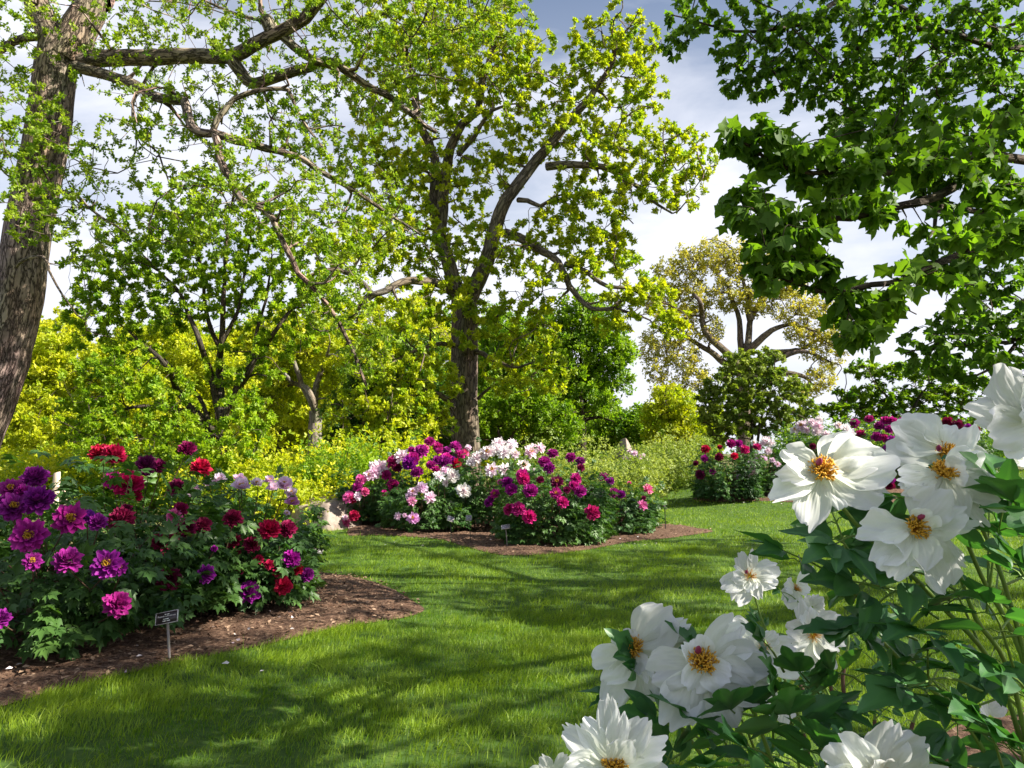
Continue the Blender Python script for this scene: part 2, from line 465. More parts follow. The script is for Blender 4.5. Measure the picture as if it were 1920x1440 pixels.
def leaf_template(kind):
    """outline halves on both sides of the midrib; x across, y along, z up"""
    if kind == 'simple':
        V = np.array([(0, 0, 0), (0.26, 0.45, 0.07), (0, 1, -0.06), (-0.26, 0.45, 0.07)]); F = [np.array([(0, 1, 2), (0, 2, 3)])]
    elif kind == 'obovate':
        V = np.array([(0, 0, 0), (0.11, 0.3, 0.03), (0.27, 0.68, 0.05), (0, 1, -0.05), (-0.27, 0.68, 0.05), (-0.11, 0.3, 0.03)])
        F = [np.array([(0, 1, 2, 3), (0, 3, 4, 5)])]
    elif kind == 'maple':
        h = [(0, 0, 0), (0.16, -0.08, -0.02), (0.37, -0.02, -0.10), (0.30, 0.13, -0.02), (0.37, 0.24, -0.01), (0.60, 0.44, -0.16), (0.42, 0.52, -0.06), (0.26, 0.60, 0.0), (0.17, 0.78, -0.05), (0, 1, -0.22)]
        V = np.array(h + [(-x, y, z) for x, y, z in h[1:9]]); F = [np.array([(0, 1, 2, 3, 4, 5, 6, 7, 8, 9), (0, 9, 17, 16, 15, 14, 13, 12, 11, 10)])]
    elif kind in ('tuft', 'spray'):
        g_ = np.random.default_rng(12 if kind == 'tuft' else 13)
        Vs, Fs = [], []
        for k in range(6 if kind == 'tuft' else 7):
            a = k * 2.4; el = g_.uniform(-.5, .9)
            d_ = np.array([math.cos(a) * math.cos(el), .35 + .8 * math.sin(a) * math.cos(el), math.sin(el) * .8]); d_ /= np.linalg.norm(d_)
            n_ = g_.normal(size=3) * .6 + np.array([0, 0, 1]); n_ -= d_ * (n_ @ d_); n_ /= np.linalg.norm(n_); x_ = np.cross(d_, n_)
            o_ = g_.normal(0, .12 if kind == 'tuft' else .35, 3); l_ = g_.uniform(.55, .8); w_ = g_.uniform(.15, .21)
            Vs.append(np.array([o_, o_ + d_ * l_ * .55 + x_ * w_ + n_ * .05, o_ + d_ * l_ - n_ * .08, o_ + d_ * l_ * .55 - x_ * w_ + n_ * .05]))
            Fs.append(np.array([(0, 1, 2), (0, 2, 3)]) + 4 * k)
        V = np.concatenate(Vs); F = [np.concatenate(Fs)]
    elif kind in ('peony', 'clump'):
        h = [(0, 0, 0), (0.20, 0.24, 0.04), (0.36, 0.66, 0.0), (0.15, 0.66, 0.03), (0, 1, -0.12)]
        one = np.array(h + [(-x, y, z) for x, y, z in h[1:4]])
        f1 = np.array([(0, 1, 2, 3, 4), (0, 4, 7, 6, 5)])
        parts = [(0, 0.42, 0, 0.58), (0, 0.40, 0.85, 0.46), (0, 0.40, -0.85, 0.46), (0, 0.16, 1.15, 0.44), (0, 0.16, -1.15, 0.44)]
        if kind == 'clump':
            parts = [(0, 0.1, 0.2, 0.8), (0, 0.1, 1.6, 0.75), (0, 0, -1.4, 0.8), (0, 0, 2.9, 0.7)]
        Vs, Fs = [], []
        for k, (x, y, a, l) in enumerate(parts):
            ca, sa = math.cos(a), math.sin(a)
            q = one * l
            Vs.append(np.stack([x + q[:, 0] * ca + q[:, 1] * sa, y - q[:, 0] * sa + q[:, 1] * ca, q[:, 2] - 0.14 * (y + q[:, 1]) ** 2 - 0.10 * q[:, 1] * abs(a)], 1))
            Fs.append(f1 + k * len(one))
        V = np.concatenate(Vs); F = [np.concatenate(Fs)]
    return V, F


TEMPL = {k: leaf_template(k) for k in ('simple', 'obovate', 'maple', 'peony', 'clump', 'tuft', 'spray')}


def leaves(name, kind, P, A, Nn, S, tint, mat, parent):
    V, F = TEMPL[kind]
    A = unit(A); Nn = unit(Nn - (Nn * A).sum(1, keepdims=True) * A)
    X = np.cross(A, Nn)
    W = P[:, None, :] + S[:, None, None] * (V[None, :, 0:1] * X[:, None] + V[None, :, 1:2] * A[:, None] + V[None, :, 2:3] * Nn[:, None])
    off = (np.arange(len(P)) * len(V))[:, None, None]
    polys = [(f[None] + off).reshape(-1, f.shape[1]) for f in F]
    return build(name, W.reshape(-1, 3), polys, mat, parent, {'tint': np.repeat(np.clip(tint, 0, 1), len(V))})


def foliage_on(g, sk, per, size, spread=0.6, up=0.5, droop=0.0, along=0.55, var=0.35):
    """leaf positions, axes, normals, sizes and tints along the last growth of a skeleton"""
    Ps, As, Ts = [], [], []
    for p, L in sk.tips:
        n = max(1, int(round(per * g.uniform(0.5, 1.5))))
        u = 1 - along * g.random(n) ** 1.6
        f = u * (len(p) - 1); i = np.minimum(f.astype(int), len(p) - 2); w = (f - i)[:, None]
        pos = p[i] * (1 - w) + p[i + 1] * w
        d = unit(p[-1] - p[-2])
        ax = unit(g.normal(size=(n, 3))) * 1.0 + d * spread + np.array([0, 0, -droop])
        Ps.append(pos + unit(ax) * size * 0.15); As.append(ax)
        Ts.append(np.full(n, g.random()) * 0.6 + 0.4 * g.random(n))
    P, A, T = np.concatenate(Ps), np.concatenate(As), np.concatenate(Ts)
    Nn = unit(g.normal(size=P.shape)) + np.array([0, 0, up])
    S = size * g.uniform(1 - var, 1 + var, len(P))
    return P, A, Nn, S, T


def finish_tree(name, sk, root_loc, label, group, bark, leafm, kind, per, size, thick=1.0, big=0.03, fol=None, seed=1, crown_extra=None):
    """thing > trunk, branches, crown"""
    g = np.random.default_rng(seed + 77)
    root = thing(name, root_loc, label, 'tree', group)
    main = [l for l in sk.lines if l[1].max() >= big * 2.2]
    fine = [l for l in sk.lines if l[1].max() < big * 2.2]
    for nm, ls in (('trunk', main), ('branches', fine)):
        if ls:
            V, Q, B = tube_arrays(ls, thick)
            build(nm, V, [Q], bark, root, {'bark': B}, True)
    P, A, Nn, S, T = foliage_on(g, sk, per, size, **(fol or {}))
    leaves('crown', kind, P, A, Nn, S, T, leafm, root)
    return root

# ------------------------------------------------------------------ ground, lawn, beds
def inside(poly, x, y):
    poly = np.asarray(poly); r = np.zeros(np.shape(x), bool)
    j = len(poly) - 1
    for i in range(len(poly)):
        xi, yi, xj, yj = poly[i][0], poly[i][1], poly[j][0], poly[j][1]
        c = ((yi > y) != (yj > y)) & (x < (xj - xi) * (y - yi) / (yj - yi + 1e-12) + xi)
        r ^= c; j = i
    return r


def smooth_poly(pts, step=0.12):
    p = np.asarray(pts, float)
    q = catmull(np.vstack([p[-1], p, p[0], p[1]]), step)
    i0 = np.linalg.norm(q - p[0], axis=1).argmin()
    i1 = i0 + 1 + np.linalg.norm(q[i0 + 1:] - p[0], axis=1).argmin()
    return q[i0:i1] if i1 > i0 + 3 else p


def sheet(name, poly, cell, lift, mat, kind='structure', mound=0.0, rough=0.0, seed=3, drop=0.0):
    """a terrain-following sheet filling a polygon, its border vertices pulled onto the outline"""
    poly = np.asarray(poly)
    x0, y0 = poly.min(0) - cell; x1, y1 = poly.max(0) + cell
    nx, ny = int((x1 - x0) / cell) + 1, int((y1 - y0) / cell) + 1
    X, Y = np.meshgrid(np.linspace(x0, x1, nx), np.linspace(y0, y1, ny))
    cx, cy = (X[:-1, :-1] + X[1:, 1:]) / 2, (Y[:-1, :-1] + Y[1:, 1:]) / 2
    keep = inside(poly, cx, cy)
    idx = np.arange(nx * ny).reshape(ny, nx)
    q = np.stack([idx[:-1, :-1], idx[:-1, 1:], idx[1:, 1:], idx[1:, :-1]], -1)[keep]
    g = np.random.default_rng(seed)
    x, y = X.ravel().copy(), Y.ravel().copy()
    used, inv = np.unique(q.ravel(), return_inverse=True)
    x, y = x[used], y[used]
    cnt = np.bincount(inv, minlength=len(used))
    for i in np.where(cnt < 4)[0]:
        a, b = poly, np.roll(poly, -1, 0)
        ab = b - a; t = np.clip(((np.array([x[i], y[i]]) - a) * ab).sum(1) / ((ab ** 2).sum(1) + 1e-12), 0, 1)
        c = a + ab * t[:, None]; k = ((c - [x[i], y[i]]) ** 2).sum(1).argmin()
        x[i], y[i] = c[k]
    z = hz(x, y) + lift + g.normal(0, rough, len(x)) * (cnt == 4)
    if mound:
        cen = poly.mean(0); z += mound * (cnt == 4)
    o = build(name, np.stack([x, y, z], 1), [inv.reshape(-1, 4)], mat, smooth=True)
    return tag(o, None, None, kind=kind)


ax_ = np.concatenate([-np.geomspace(900, 14, 22), np.linspace(-12, 40, 66), np.geomspace(44, 900, 20)])
ay_ = np.concatenate([-np.geomspace(300, 6, 12), np.linspace(-4, 60, 80), np.geomspace(64, 1500, 22)])
GX, GY = np.meshgrid(ax_, ay_)
gi = np.arange(GX.size).reshape(GX.shape)
gq = np.stack([gi[:-1, :-1], gi[:-1, 1:], gi[1:, 1:], gi[1:, :-1]], -1).reshape(-1, 4)
o = build('ground', np.stack([GX.ravel(), GY.ravel(), hz(GX, GY).ravel() - 0.05], 1), [gq], M['ground'], smooth=True)
tag(o, None, None, kind='structure')

LAWN = [(-14, -4), (16, -4), (26, 10), (27, 24), (14, 27), (5, 27), (1, 21), (-3.5, 17.2), (-4.4, 15), (-4.9, 11), (-14, 8)]
sheet('lawn', LAWN, 0.4, 0.0, M['lawn'])


def px_poly(pts):
    return [tuple(gp(a, b)[:2]) for a, b in pts]


BED_L = smooth_poly(px_poly([(-420, 1440), (0, 1332), (100, 1300), (250, 1262), (400, 1232), (520, 1207), (640, 1180), (740, 1163), (795, 1148),
                             (775, 1130), (725, 1102), (670, 1086), (620, 1077), (560, 1068), (480, 1050), (340, 1030), (100, 1025), (-300, 1060)]))
BED_M = smooth_poly(px_poly([(650, 1003), (700, 1006), (770, 1008), (830, 1014), (880, 1029), (950, 1043), (1040, 1040), (1130, 1027), (1230, 1013),
                             (1335, 999), (1300, 990), (1225, 983), (1180, 968), (1100, 952), (960, 948), (800, 955), (690, 975)]))
BED_R = smooth_poly(px_poly([(1300, 937), (1350, 942), (1420, 940), (1520, 946), (1650, 950), (1800, 955), (1960, 960), (1980, 925), (1800, 915),
                             (1600, 915), (1450, 915), (1330, 922)]))
BED_F = smooth_poly([(0.45, 0.0), (0.6, 1.5), (0.95, 2.5), (1.6, 3.4), (2.05, 3.85), (2.3, 4.25), (2.8, 4.5), (4.2, 4.7), (5.2, 2.6), (4.5, -0.5), (2, -1)])
BEDS = [BED_L, BED_M, BED_R, BED_F]
for i, b in enumerate(BEDS):
    sheet('mulch_bed', b, 0.12 if i != 1 else 0.15, 0.008, M['mulch'], mound=0.03, rough=0.012, seed=i)

# chips lying on the mulch
g = np.random.default_rng(5)
cp = []
for b, n in zip(BEDS, (17000, 6000, 900, 4500)):
    lo, hi = np.min(b, 0), np.max(b, 0)
    p = lo + (hi - lo) * g.random((n * 3, 2))
    cp.append(p[inside(b, p[:, 0], p[:, 1])][:n])
cp = np.concatenate(cp)
n = len(cp)
P3 = np.stack([cp[:, 0], cp[:, 1], hz(cp[:, 0], cp[:, 1]) + 0.042 + 0.012 * g.random(n)], 1)
a = g.random(n) * 6.28
A = np.stack([np.cos(a), np.sin(a), g.normal(0, 0.25, n)], 1)
tag(leaves('wood_chips', 'simple', P3, A, np.array([0, 0, 1.0]) + g.normal(0, 0.3, (n, 3)), g.uniform(0.012, 0.06, n), g.random(n) ** 1.8, M['chip'], None),
    'loose wood chips scattered over the brown mulch beds', 'wood chips', kind='stuff')

# petals dropped on the mulch and grass
n = 120
fx = np.concatenate([g.uniform(-4.6, -1.6, 50), g.uniform(-2.6, 2.4, 40), g.uniform(5.5, 9, 30)]); fy = np.concatenate([g.uniform(5.2, 7.2, 50), g.uniform(12.0, 13.6, 40), g.uniform(18.5, 20, 30)])
V, F = TEMPL['obovate']
tag(leaves('fallen_petals', 'obovate', np.stack([fx, fy, hz(fx, fy) + .055], 1), np.stack([np.cos(fx * 9), np.sin(fx * 9), 0 * fx], 1), np.array([0, 0, 1.]) + g.normal(0, .4, (n, 3)), g.uniform(.03, .06, n), g.random(n), M['fallen'], None),
    'pale petals fallen on the mulch under the peonies', 'petals', kind='stuff')

# grass
g = np.random.default_rng(11)


def lumpy(x, y, s, seed):
    r = np.random.default_rng(seed)
    v = 0
    for k in range(7):
        a, f, p = r.random() * 6.28, s * r.uniform(0.5, 1.8), r.random() * 6.28
        v = v + np.sin((x * math.cos(a) + y * math.sin(a)) * f + p + 0.8 * np.sin(x * f * 0.37 + y * f * 0.41 + k))
    return v / 7 ** 0.5


gv, gf3, gf4, gt, goff = [], [], [], [], 0
for y0, y1, dens, wid, hgt in ((1.6, 4.2, 3000, 0.0042, 0.055), (4.2, 7.5, 6200, 0.0042, 0.052), (7.5, 12.5, 2200, 0.0075, 0.052), (12.5, 19, 900, 0.012, 0.05), (19, 28, 420, 0.02, 0.05)):
    xl, xr = -0.70 * y1 - 1.2, 0.70 * y1 + 1.2
    N_ = int(dens * (y1 - y0) * (xr - xl))
    x = g.uniform(xl, xr, N_); y = g.uniform(y0, y1, N_)
    k = (np.abs(x) < 0.70 * y + 1.2) & inside(LAWN, x, y)
    for b in BEDS: k &= ~inside(b, x, y)
    # clumps stand denser, some soil shows between
    k &= g.random(N_) < 0.72 + 0.3 * lumpy(x, y, 9, 2)
    x, y = x[k], y[k]; m = len(x)
    big = lumpy(x, y, 2.2, 4); fine = lumpy(x, y, 13, 6)
    h = hgt * np.clip(1 + 0.22 * big + 0.28 * fine + g.normal(0, 0.25, m), 0.35, 2.3)
    h = np.where(g.random(m) < 0.006, h * 2.0, h)
    az = 1.1 * lumpy(x, y, 5, 8) + g.normal(0, 1.1, m) + 0.6
    lean = np.clip(0.55 + 0.25 * fine + g.normal(0, 0.28, m), 0.02, 1.4)
    d = np.stack([np.cos(az), np.sin(az)], 1)
    fa = g.random(m) * 6.28
    sx = np.stack([np.cos(fa), np.sin(fa)], 1) * (wid * g.uniform(0.6, 1.3, m) / 2)[:, None]
    b0 = np.stack([x, y], 1); z0 = hz(x, y) - 0.004
    tint = np.clip(0.45 + 0.14 * big + 0.12 * fine + g.normal(0, 0.2, m), 0, 1)

    def pt(u, s):
        xy = b0 + d * (lean * h * u * u)[:, None] + sx * s
        return np.column_stack([xy, z0 + h * u * (1 - 0.25 * lean * u)])
    if y1 <= 7.6:
        V = np.stack([pt(0, 1), pt(0, -1), pt(0.5, -0.85), pt(0.5, 0.85), pt(1, 0)], 1)
        i = goff + np.arange(m)[:, None] * 5
        gf4.append(i + np.array([[0, 1, 2, 3]])); gf3.append(i + np.array([[3, 2, 4]]))
        gt.append(np.repeat(tint, 5)); goff += 5 * m
    else:
        V = np.stack([pt(0, 1), pt(0, -1), pt(1, 0)], 1)
        i = goff + np.arange(m)[:, None] * 3
        gf3.append(i + np.array([[0, 1, 2]])); gt.append(np.repeat(tint, 3)); goff += 3 * m
    gv.append(V.reshape(-1, 3))
o = build('lawn_grass', np.concatenate(gv), [np.concatenate(gf4), np.concatenate(gf3)], M['grass'], None, {'tint': np.concatenate(gt)})
tag(o, 'mown green lawn grass dappled with sunlight between the flower beds', 'grass', kind='stuff')
del gv, gf3, gf4, gt

# ------------------------------------------------------------------ trees
def base_of(px, d):
    x = at(px, 850, d)[0]
    return (x, d, float(hz(x, d)))


def L3(pts, d):
    return [at(p[0], p[1], d + (p[2] if len(p) > 2 else 0)) for p in pts]


# --- big oak close by on the left, its boughs reaching right across the sky
D1 = 10.5
s = Skeleton(101)
bx = base_of(-105, D1)
s.limb([np.array([bx[0] - .05, D1, -0.1]), at(-80, 900, D1), at(-14, 740, D1), at(26, 590, D1), at(52, 430, D1), at(84, 280, D1), at(101, 160, D1), at(118, 70, D1)], 0.32, 0.255, 0.25, 0.012, 0.6)
s.limb(L3([(108, 150), (95, 70), (70, -20), (60, -160), (20, -330)], D1), 0.22, 0.06, 0.3, 0.03)
s.limb(L3([(120, 110), (165, 20), (200, -60), (240, -200), (330, -380)], D1), 0.26, 0.06, 0.3, 0.03)
s.limb(L3([(128, 120), (200, 108), (300, 104, -.4), (380, 107, -.6), (440, 108, -.8), (475, 85, -.9), (530, 60, -1), (575, 35, -1.2), (610, -5, -1.4), (640, -60, -1.6), (700, -180, -2)], D1), 0.128, 0.06, 0.25, 0.02)
s.limb(L3([(432, 108, -.8), (448, 135, -.8), (475, 152, -.8), (520, 142, -.8), (580, 128, -.8), (630, 122, -.7), (680, 155, -.6), (735, 188, -.4), (780, 222, -.2), (820, 250, 0)], D1), 0.088, 0.03, 0.22, 0.02)
s.limb(L3([(528, 66, -1), (550, 85, -1), (585, 112, -.9), (625, 124, -.8)], D1), 0.06, 0.05, 0.22, 0.01)
s.limb(L3([(512, 62, -1), (504, 44, -1), (497, 36, -1)], D1), 0.10, 0.085, 0.12, 0.005)
s.limb(L3([(497, 40, -1), (465, 34, -.9), (430, 22, -.8), (390, 5, -.7)], D1), 0.03, 0.015, 0.2, 0.02)
s.limb(L3([(130, 120), (190, 132, -.4), (250, 160, -.8), (300, 182, -1.1), (338, 190, -1.3), (350, 225, -1.4), (372, 248, -1.5), (400, 255, -1.6), (415, 300, -1.6), (432, 335, -1.7), (455, 368, -1.7), (480, 384, -1.8), (510, 410, -1.8), (535, 465, -1.8), (560, 515, -1.8), (600, 548, -1.8), (640, 600, -1.6), (665, 660, -1.5), (690, 720, -1.4)], D1), 0.08, 0.018, 0.22, 0.025)
s.limb(L3([(400, 250, -1.6), (440, 263, -1.6), (500, 277, -1.5), (565, 293, -1.4), (600, 316, -1.3), (650, 345, -1.1), (720, 395, -.9), (790, 440, -.6)], D1), 0.055, 0.016, 0.2, 0.02)
s.limb(L3([(398, 248, -1.6), (425, 205, -1.6), (455, 176, -1.6), (500, 165, -1.6), (540, 168, -1.6), (556, 200, -1.6), (578, 240, -1.6), (605, 275, -1.6)], D1), 0.04, 0.014, 0.2, 0.02)
s.limb(L3([(105, 100), (85, 76), (50, 72), (0, 92), (-60, 110), (-130, 90)], D1), 0.08, 0.03, 0.25, 0.02)
s.limb(L3([(62, 375, -.6), (110, 363, -.8), (150, 378, -.9), (185, 402, -1), (240, 440, -1.1)], D1), 0.03, 0.01, 0.2, 0.02)
s.limb(L3([(30, 500, -.6), (80, 480, -1.2), (120, 560, -1.5), (160, 600, -1.6)], D1), 0.025, 0.008, 0.2, 0.03)
s.limb(L3([(180, 0), (215, -60, 2), (300, -140, 3.5), (430, -200, 4.5)], D1), 0.2, 0.05, 0.3, 0.03)
s.limb(L3([(300, 104, -.4), (250, 200, -.5), (262, 255, -.6), (300, 290, -.7), (320, 350, -.8)], D1), 0.025, 0.01, 0.2, 0.02)
blo1 = [(60, 60, 130, -.5), (60, 260, 110, -1), (-40, 200, 120, -1), (150, 330, 110, -1), (250, 60, 120, -.5), (330, 20, 120, -.5), (450, 30, 110, -1), (300, 240, 110, -1), (420, 180, 100, -1),
        (560, 200, 110, -1), (480, 330, 110, -1.6), (400, 390, 90, -1.6), (620, 260, 110, -1), (680, 100, 120, -.8), (760, 150, 90, -.3), (580, 400, 90, -1.6), (620, 470, 90, -1.6), (700, 400, 90, -1),
        (640, 560, 80, -1.6), (680, 660, 70, -1.5), (600, 30, 110, -1.3), (760, 30, 110, -1.2), (870, 60, 90, -1), (150, 430, 80, -1.2), (60, 400, 80, -1.4), (320, 420, 70, -1.4), (880, 20, 70, -1), (960, 20, 60, -1)]
t, _ = blob_points(s.g, blo1, D1, 120, 1.3); s.grow(t, 0.05, 0.010, 0.25, 0.05, 0.02)
t, _ = blob_points(s.g, blo1, D1, 700, 1.2); s.grow(t, 0.014, 0.005, 0.2, 0.07, -0.02)
t, _ = blob_points(s.g, blo1, D1, 2700, 1.2); s.grow(t, 0.006, 0.0028, 0.15, 0.08, 0.0, keep=True, nmax=6)
finish_tree('oak_tree', s, bx, 'big rough barked oak by the left edge with long crooked boughs and sparse young leaves', None,
            M['oak_bark'], M['oak_near_leaf'], 'tuft', 3.8, 0.068, 1.0, 0.03, dict(spread=0.8, up=0.5, along=0.75, var=.5), 1)

# --- tall oak in the middle behind the flower bed
D2 = 25.0
s = Skeleton(202)
bx = base_of(876, D2)
s.limb([np.array([bx[0], D2, bx[2] - .2]), at(876, 900, D2), at(875, 840, D2), at(872, 760, D2), at(872, 680, D2), at(872, 600, D2), at(872, 545, D2)], 0.47, 0.43, 0.4, 0.01)
s.limb(L3([(866, 560), (840, 500, .2), (822, 420, .5), (815, 360, .8), (816, 300, 1), (790, 230, 1), (770, 150, 1), (745, 60, 1.2)], D2), 0.26, 0.08, 0.4, 0.04)
s.limb(L3([(825, 430, .5), (833, 340, .2), (848, 275, -.2), (868, 230, -.5), (893, 208, -.8), (905, 150, -1), (925, 80, -1), (935, 20, -1)], D2), 0.22, 0.05, 0.4, 0.04)
s.limb(L3([(860, 290, -.3), (900, 240, -1), (925, 210, -1.2), (960, 195, -1.5)], D2), 0.09, 0.04, 0.4, 0.03)
s.limb(L3([(880, 565), (898, 525, -.3), (916, 480, -.5), (930, 430, -.8), (945, 385, -1), (978, 340, -1.2), (1010, 295, -1.4), (1045, 252, -1.5), (1080, 212, -1.6), (1105, 180, -1.6), (1140, 130, -1.6), (1155, 80, -1.6)], D2), 0.29, 0.06, 0.35, 0.03)
s.limb(L3([(1025, 312, -1.3), (1060, 308, -1.6), (1100, 309, -2), (1145, 318, -2.2), (1180, 342, -2.4), (1220, 372, -2.4), (1260, 400, -2.4)], D2), 0.14, 0.03, 0.35, 0.03)
s.limb(L3([(948, 437, -.8), (985, 452, -1.4), (1020, 470, -1.8), (1045, 492, -2.2), (1060, 520, -2.4), (1085, 555, -2.6), (1108, 578, -2.8), (1150, 580, -3), (1200, 590, -3)], D2), 0.16, 0.04, 0.35, 0.03)
s.limb(L3([(1060, 495, -2.2), (1100, 510, -2.6), (1140, 540, -3), (1190, 545, -3), (1240, 570, -3)], D2), 0.09, 0.03, 0.35, 0.03)
s.limb(L3([(972, 375, -1), (1000, 380, -1.5), (1015, 385, -1.7), (1040, 370, -1.8)], D2), 0.09, 0.05, 0.35, 0.02)
s.limb(L3([(862, 560), (830, 535, -1), (790, 525, -2), (755, 530, -2.5), (725, 545, -2.8), (700, 550, -3), (685, 530, -3), (655, 510, -3.2), (615, 505, -3.4), (570, 520, -3.6)], D2), 0.17, 0.045, 0.35, 0.03)
s.limb(L3([(700, 550, -3), (688, 560, -3), (678, 570, -3)], D2), 0.13, 0.09, 0.3, 0.01)
s.limb(L3([(850, 765, -.3), (835, 745, -.8), (815, 735, -1.2), (795, 730, -1.5), (750, 755, -1.8), (700, 780, -2)], D2), 0.12, 0.03, 0.3, 0.03)
s.limb(L3([(850, 648, -.3), (815, 645, -1), (770, 660, -1.5), (720, 690, -2)], D2), 0.08, 0.03, 0.3, 0.03)
s.limb(L3([(893, 660, -.3), (920, 672, -1), (960, 690, -1.5), (1000, 680, -1.8)], D2), 0.09, 0.03, 0.3, 0.03)
s.limb(L3([(896, 748, -.3), (915, 728, -.6), (945, 718, -1), (990, 710, -1.4)], D2), 0.06, 0.02, 0.3, 0.03)
blo2 = [(740, 70, 90, 1), (800, 40, 100, 1), (900, 30, 100, -1), (930, 110, 90, -1), (820, 140, 90, 1), (710, 160, 80, 1), (980, 110, 70, -1), (960, 190, 80, -1.4), (860, 200, 80, -.5), (740, 250, 90, 1),
        (1110, 80, 55, -1.6), (1160, 60, 55, -1.6), (1200, 90, 45, -1.6), (1090, 150, 65, -1.6), (1170, 150, 70, -1.6), (1215, 170, 45, -1.6), (1060, 240, 70, -1.6), (1140, 235, 60, -1.6), (980, 260, 60, -1.2),
        (1200, 270, 75, -2.2), (1270, 290, 65, -2.4), (1140, 290, 60, -2), (1310, 310, 40, -2.4), (1240, 350, 55, -2.4), (1290, 370, 35, -2.4), (1170, 360, 45, -2.3), (930, 320, 60, -1), (870, 330, 70, 0),
        (800, 350, 80, .6), (730, 350, 80, .6), (680, 300, 70, .6), (1080, 360, 55, -1.6), (1120, 420, 70, -2), (1040, 420, 60, -1.6), (1150, 470, 50, -2), (960, 470, 60, -1.5), (1010, 540, 55, -2.2),
        (1180, 530, 55, -3), (1230, 570, 50, -3), (1265, 610, 35, -3), (1150, 590, 50, -3), (1090, 500, 50, -2.4), (880, 430, 60, 0), (810, 460, 80, 0), (740, 450, 80, -1), (690, 460, 70, -2), (880, 520, 60, -.9), (830, 570, 55, -1.5),
        (760, 570, 60, -2), (640, 470, 60, -3), (600, 560, 55, -3.4), (690, 620, 60, -2.6), (770, 660, 70, -1.8), (710, 720, 80, -2), (800, 720, 70, -1.8), (660, 790, 60, -2), (760, 790, 70, -2), (830, 800, 40, -1.4), (870, 640, 30, -1), (960, 600, 60, -1.2), (960, 690, 60, -1.4), (1010, 640, 50, -1.6), (1030, 700, 50, -1.6), (910, 600, 40, -1)]
t, c = blob_points(s.g, blo2, D2, 330, 1.2); s.grow(t, 0.09, 0.02, 0.5, 0.05, 0.08)
t, c = blob_points(s.g, blo2, D2, 1500, 1.15); s.grow(t, 0.028, 0.010, 0.4, 0.07, 0.04)
t, c = blob_points(s.g, blo2, D2, 4800, 1.15); s.grow(t, 0.011, 0.006, 0.35, 0.08, 0.04, keep=True, nmax=5)
finish_tree('oak_tree', s, bx, 'tall oak in the middle with a straight furrowed trunk and bright yellow green crown', None,
            M['oak_bark_far'], M['oak_leaf'], 'tuft', 8.5, 0.155, 1.4, 0.06, dict(spread=0.5, up=0.8, along=0.55, var=.55), 2)

# --- fan shaped many stemmed tree between the two oaks
D3 = 20.0
s = Skeleton(303)
bx = base_of(408, D3)
s.limb([np.array([bx[0], D3, bx[2] - .2]), at(408, 860, D3), at(405, 815, D3)], 0.30, 0.25, 0.3, 0.01)
for pts, r in (([(403, 822), (385, 795), (360, 768), (335, 735), (320, 700), (295, 670), (262, 640), (225, 610)], .12), ([(400, 810), (372, 745), (345, 715), (300, 668), (255, 640)], .07),
               ([(408, 815), (412, 770), (412, 700), (416, 640), (420, 560), (425, 480), (430, 420)], .13), ([(412, 780), (392, 690), (375, 640), (355, 590), (335, 550), (300, 510), (270, 480)], .1),
               ([(414, 800), (430, 750), (460, 700), (490, 660), (525, 610), (570, 560), (600, 530)], .1), ([(418, 790), (445, 735), (470, 690), (480, 620), (500, 560), (510, 480)], .08), ([(415, 660), (390, 600), (380, 520), (360, 440)], .07),
               ([(398, 812), (360, 775), (310, 768), (270, 760), (220, 770), (180, 790)], .07), ([(372, 790), (330, 800), (290, 818), (270, 815), (240, 820)], .035), ([(418, 640), (450, 570), (460, 500), (470, 430)], .06)):
    s.limb(L3([(a, b, s.g.normal(0, .2) + i * s.g.normal(0, .12)) for i, (a, b) in enumerate(pts)], D3), r, 0.02, 0.35, 0.02)
blo3 = [(190, 500, 55, 0), (250, 440, 65, 0), (330, 400, 70, 0), (420, 390, 75, 0), (500, 420, 75, 0), (560, 480, 70, 0), (600, 560, 55, 0), (170, 570, 50, 0), (230, 530, 60, 0), (310, 490, 70, 0), (400, 480, 70, 0), (480, 520, 70, 0), (150, 620, 40, 0), (220, 610, 60, 0),
        (300, 580, 60, 0), (400, 570, 60, 0), (500, 600, 60, 0), (570, 620, 45, 0), (250, 690, 60, -1), (180, 720, 60, -1), (310, 740, 60, -1), (240, 760, 70, -1), (150, 790, 55, -1), (330, 800, 55, -1), (430, 690, 50, 0), (510, 680, 45, 0), (460, 780, 60, -1), (390, 840, 60, -1.5), (450, 840, 60, -1.5), (200, 830, 60, -1.5), (300, 850, 50, -1.5)]
t, c = blob_points(s.g, blo3, D3, 160, 1.3); s.grow(t, 0.04, 0.012, 0.4, 0.05, 0.08)
t, c = blob_points(s.g, blo3, D3, 700, 1.25); s.grow(t, 0.014, 0.006, 0.35, 0.07, 0.05)
t, c = blob_points(s.g, blo3, D3, 2200, 1.25); s.grow(t, 0.007, 0.004, 0.3, 0.08, 0.04, keep=True, nmax=5)
finish_tree('fan_tree', s, bx, 'fan shaped green tree of slim stems on one short trunk behind the crimson peonies', None,
            M['dark_bark'], M['mid_leaf'], 'tuft', 8, 0.14, 1.3, 0.035, dict(spread=0.5, up=0.9, along=0.5), 3)


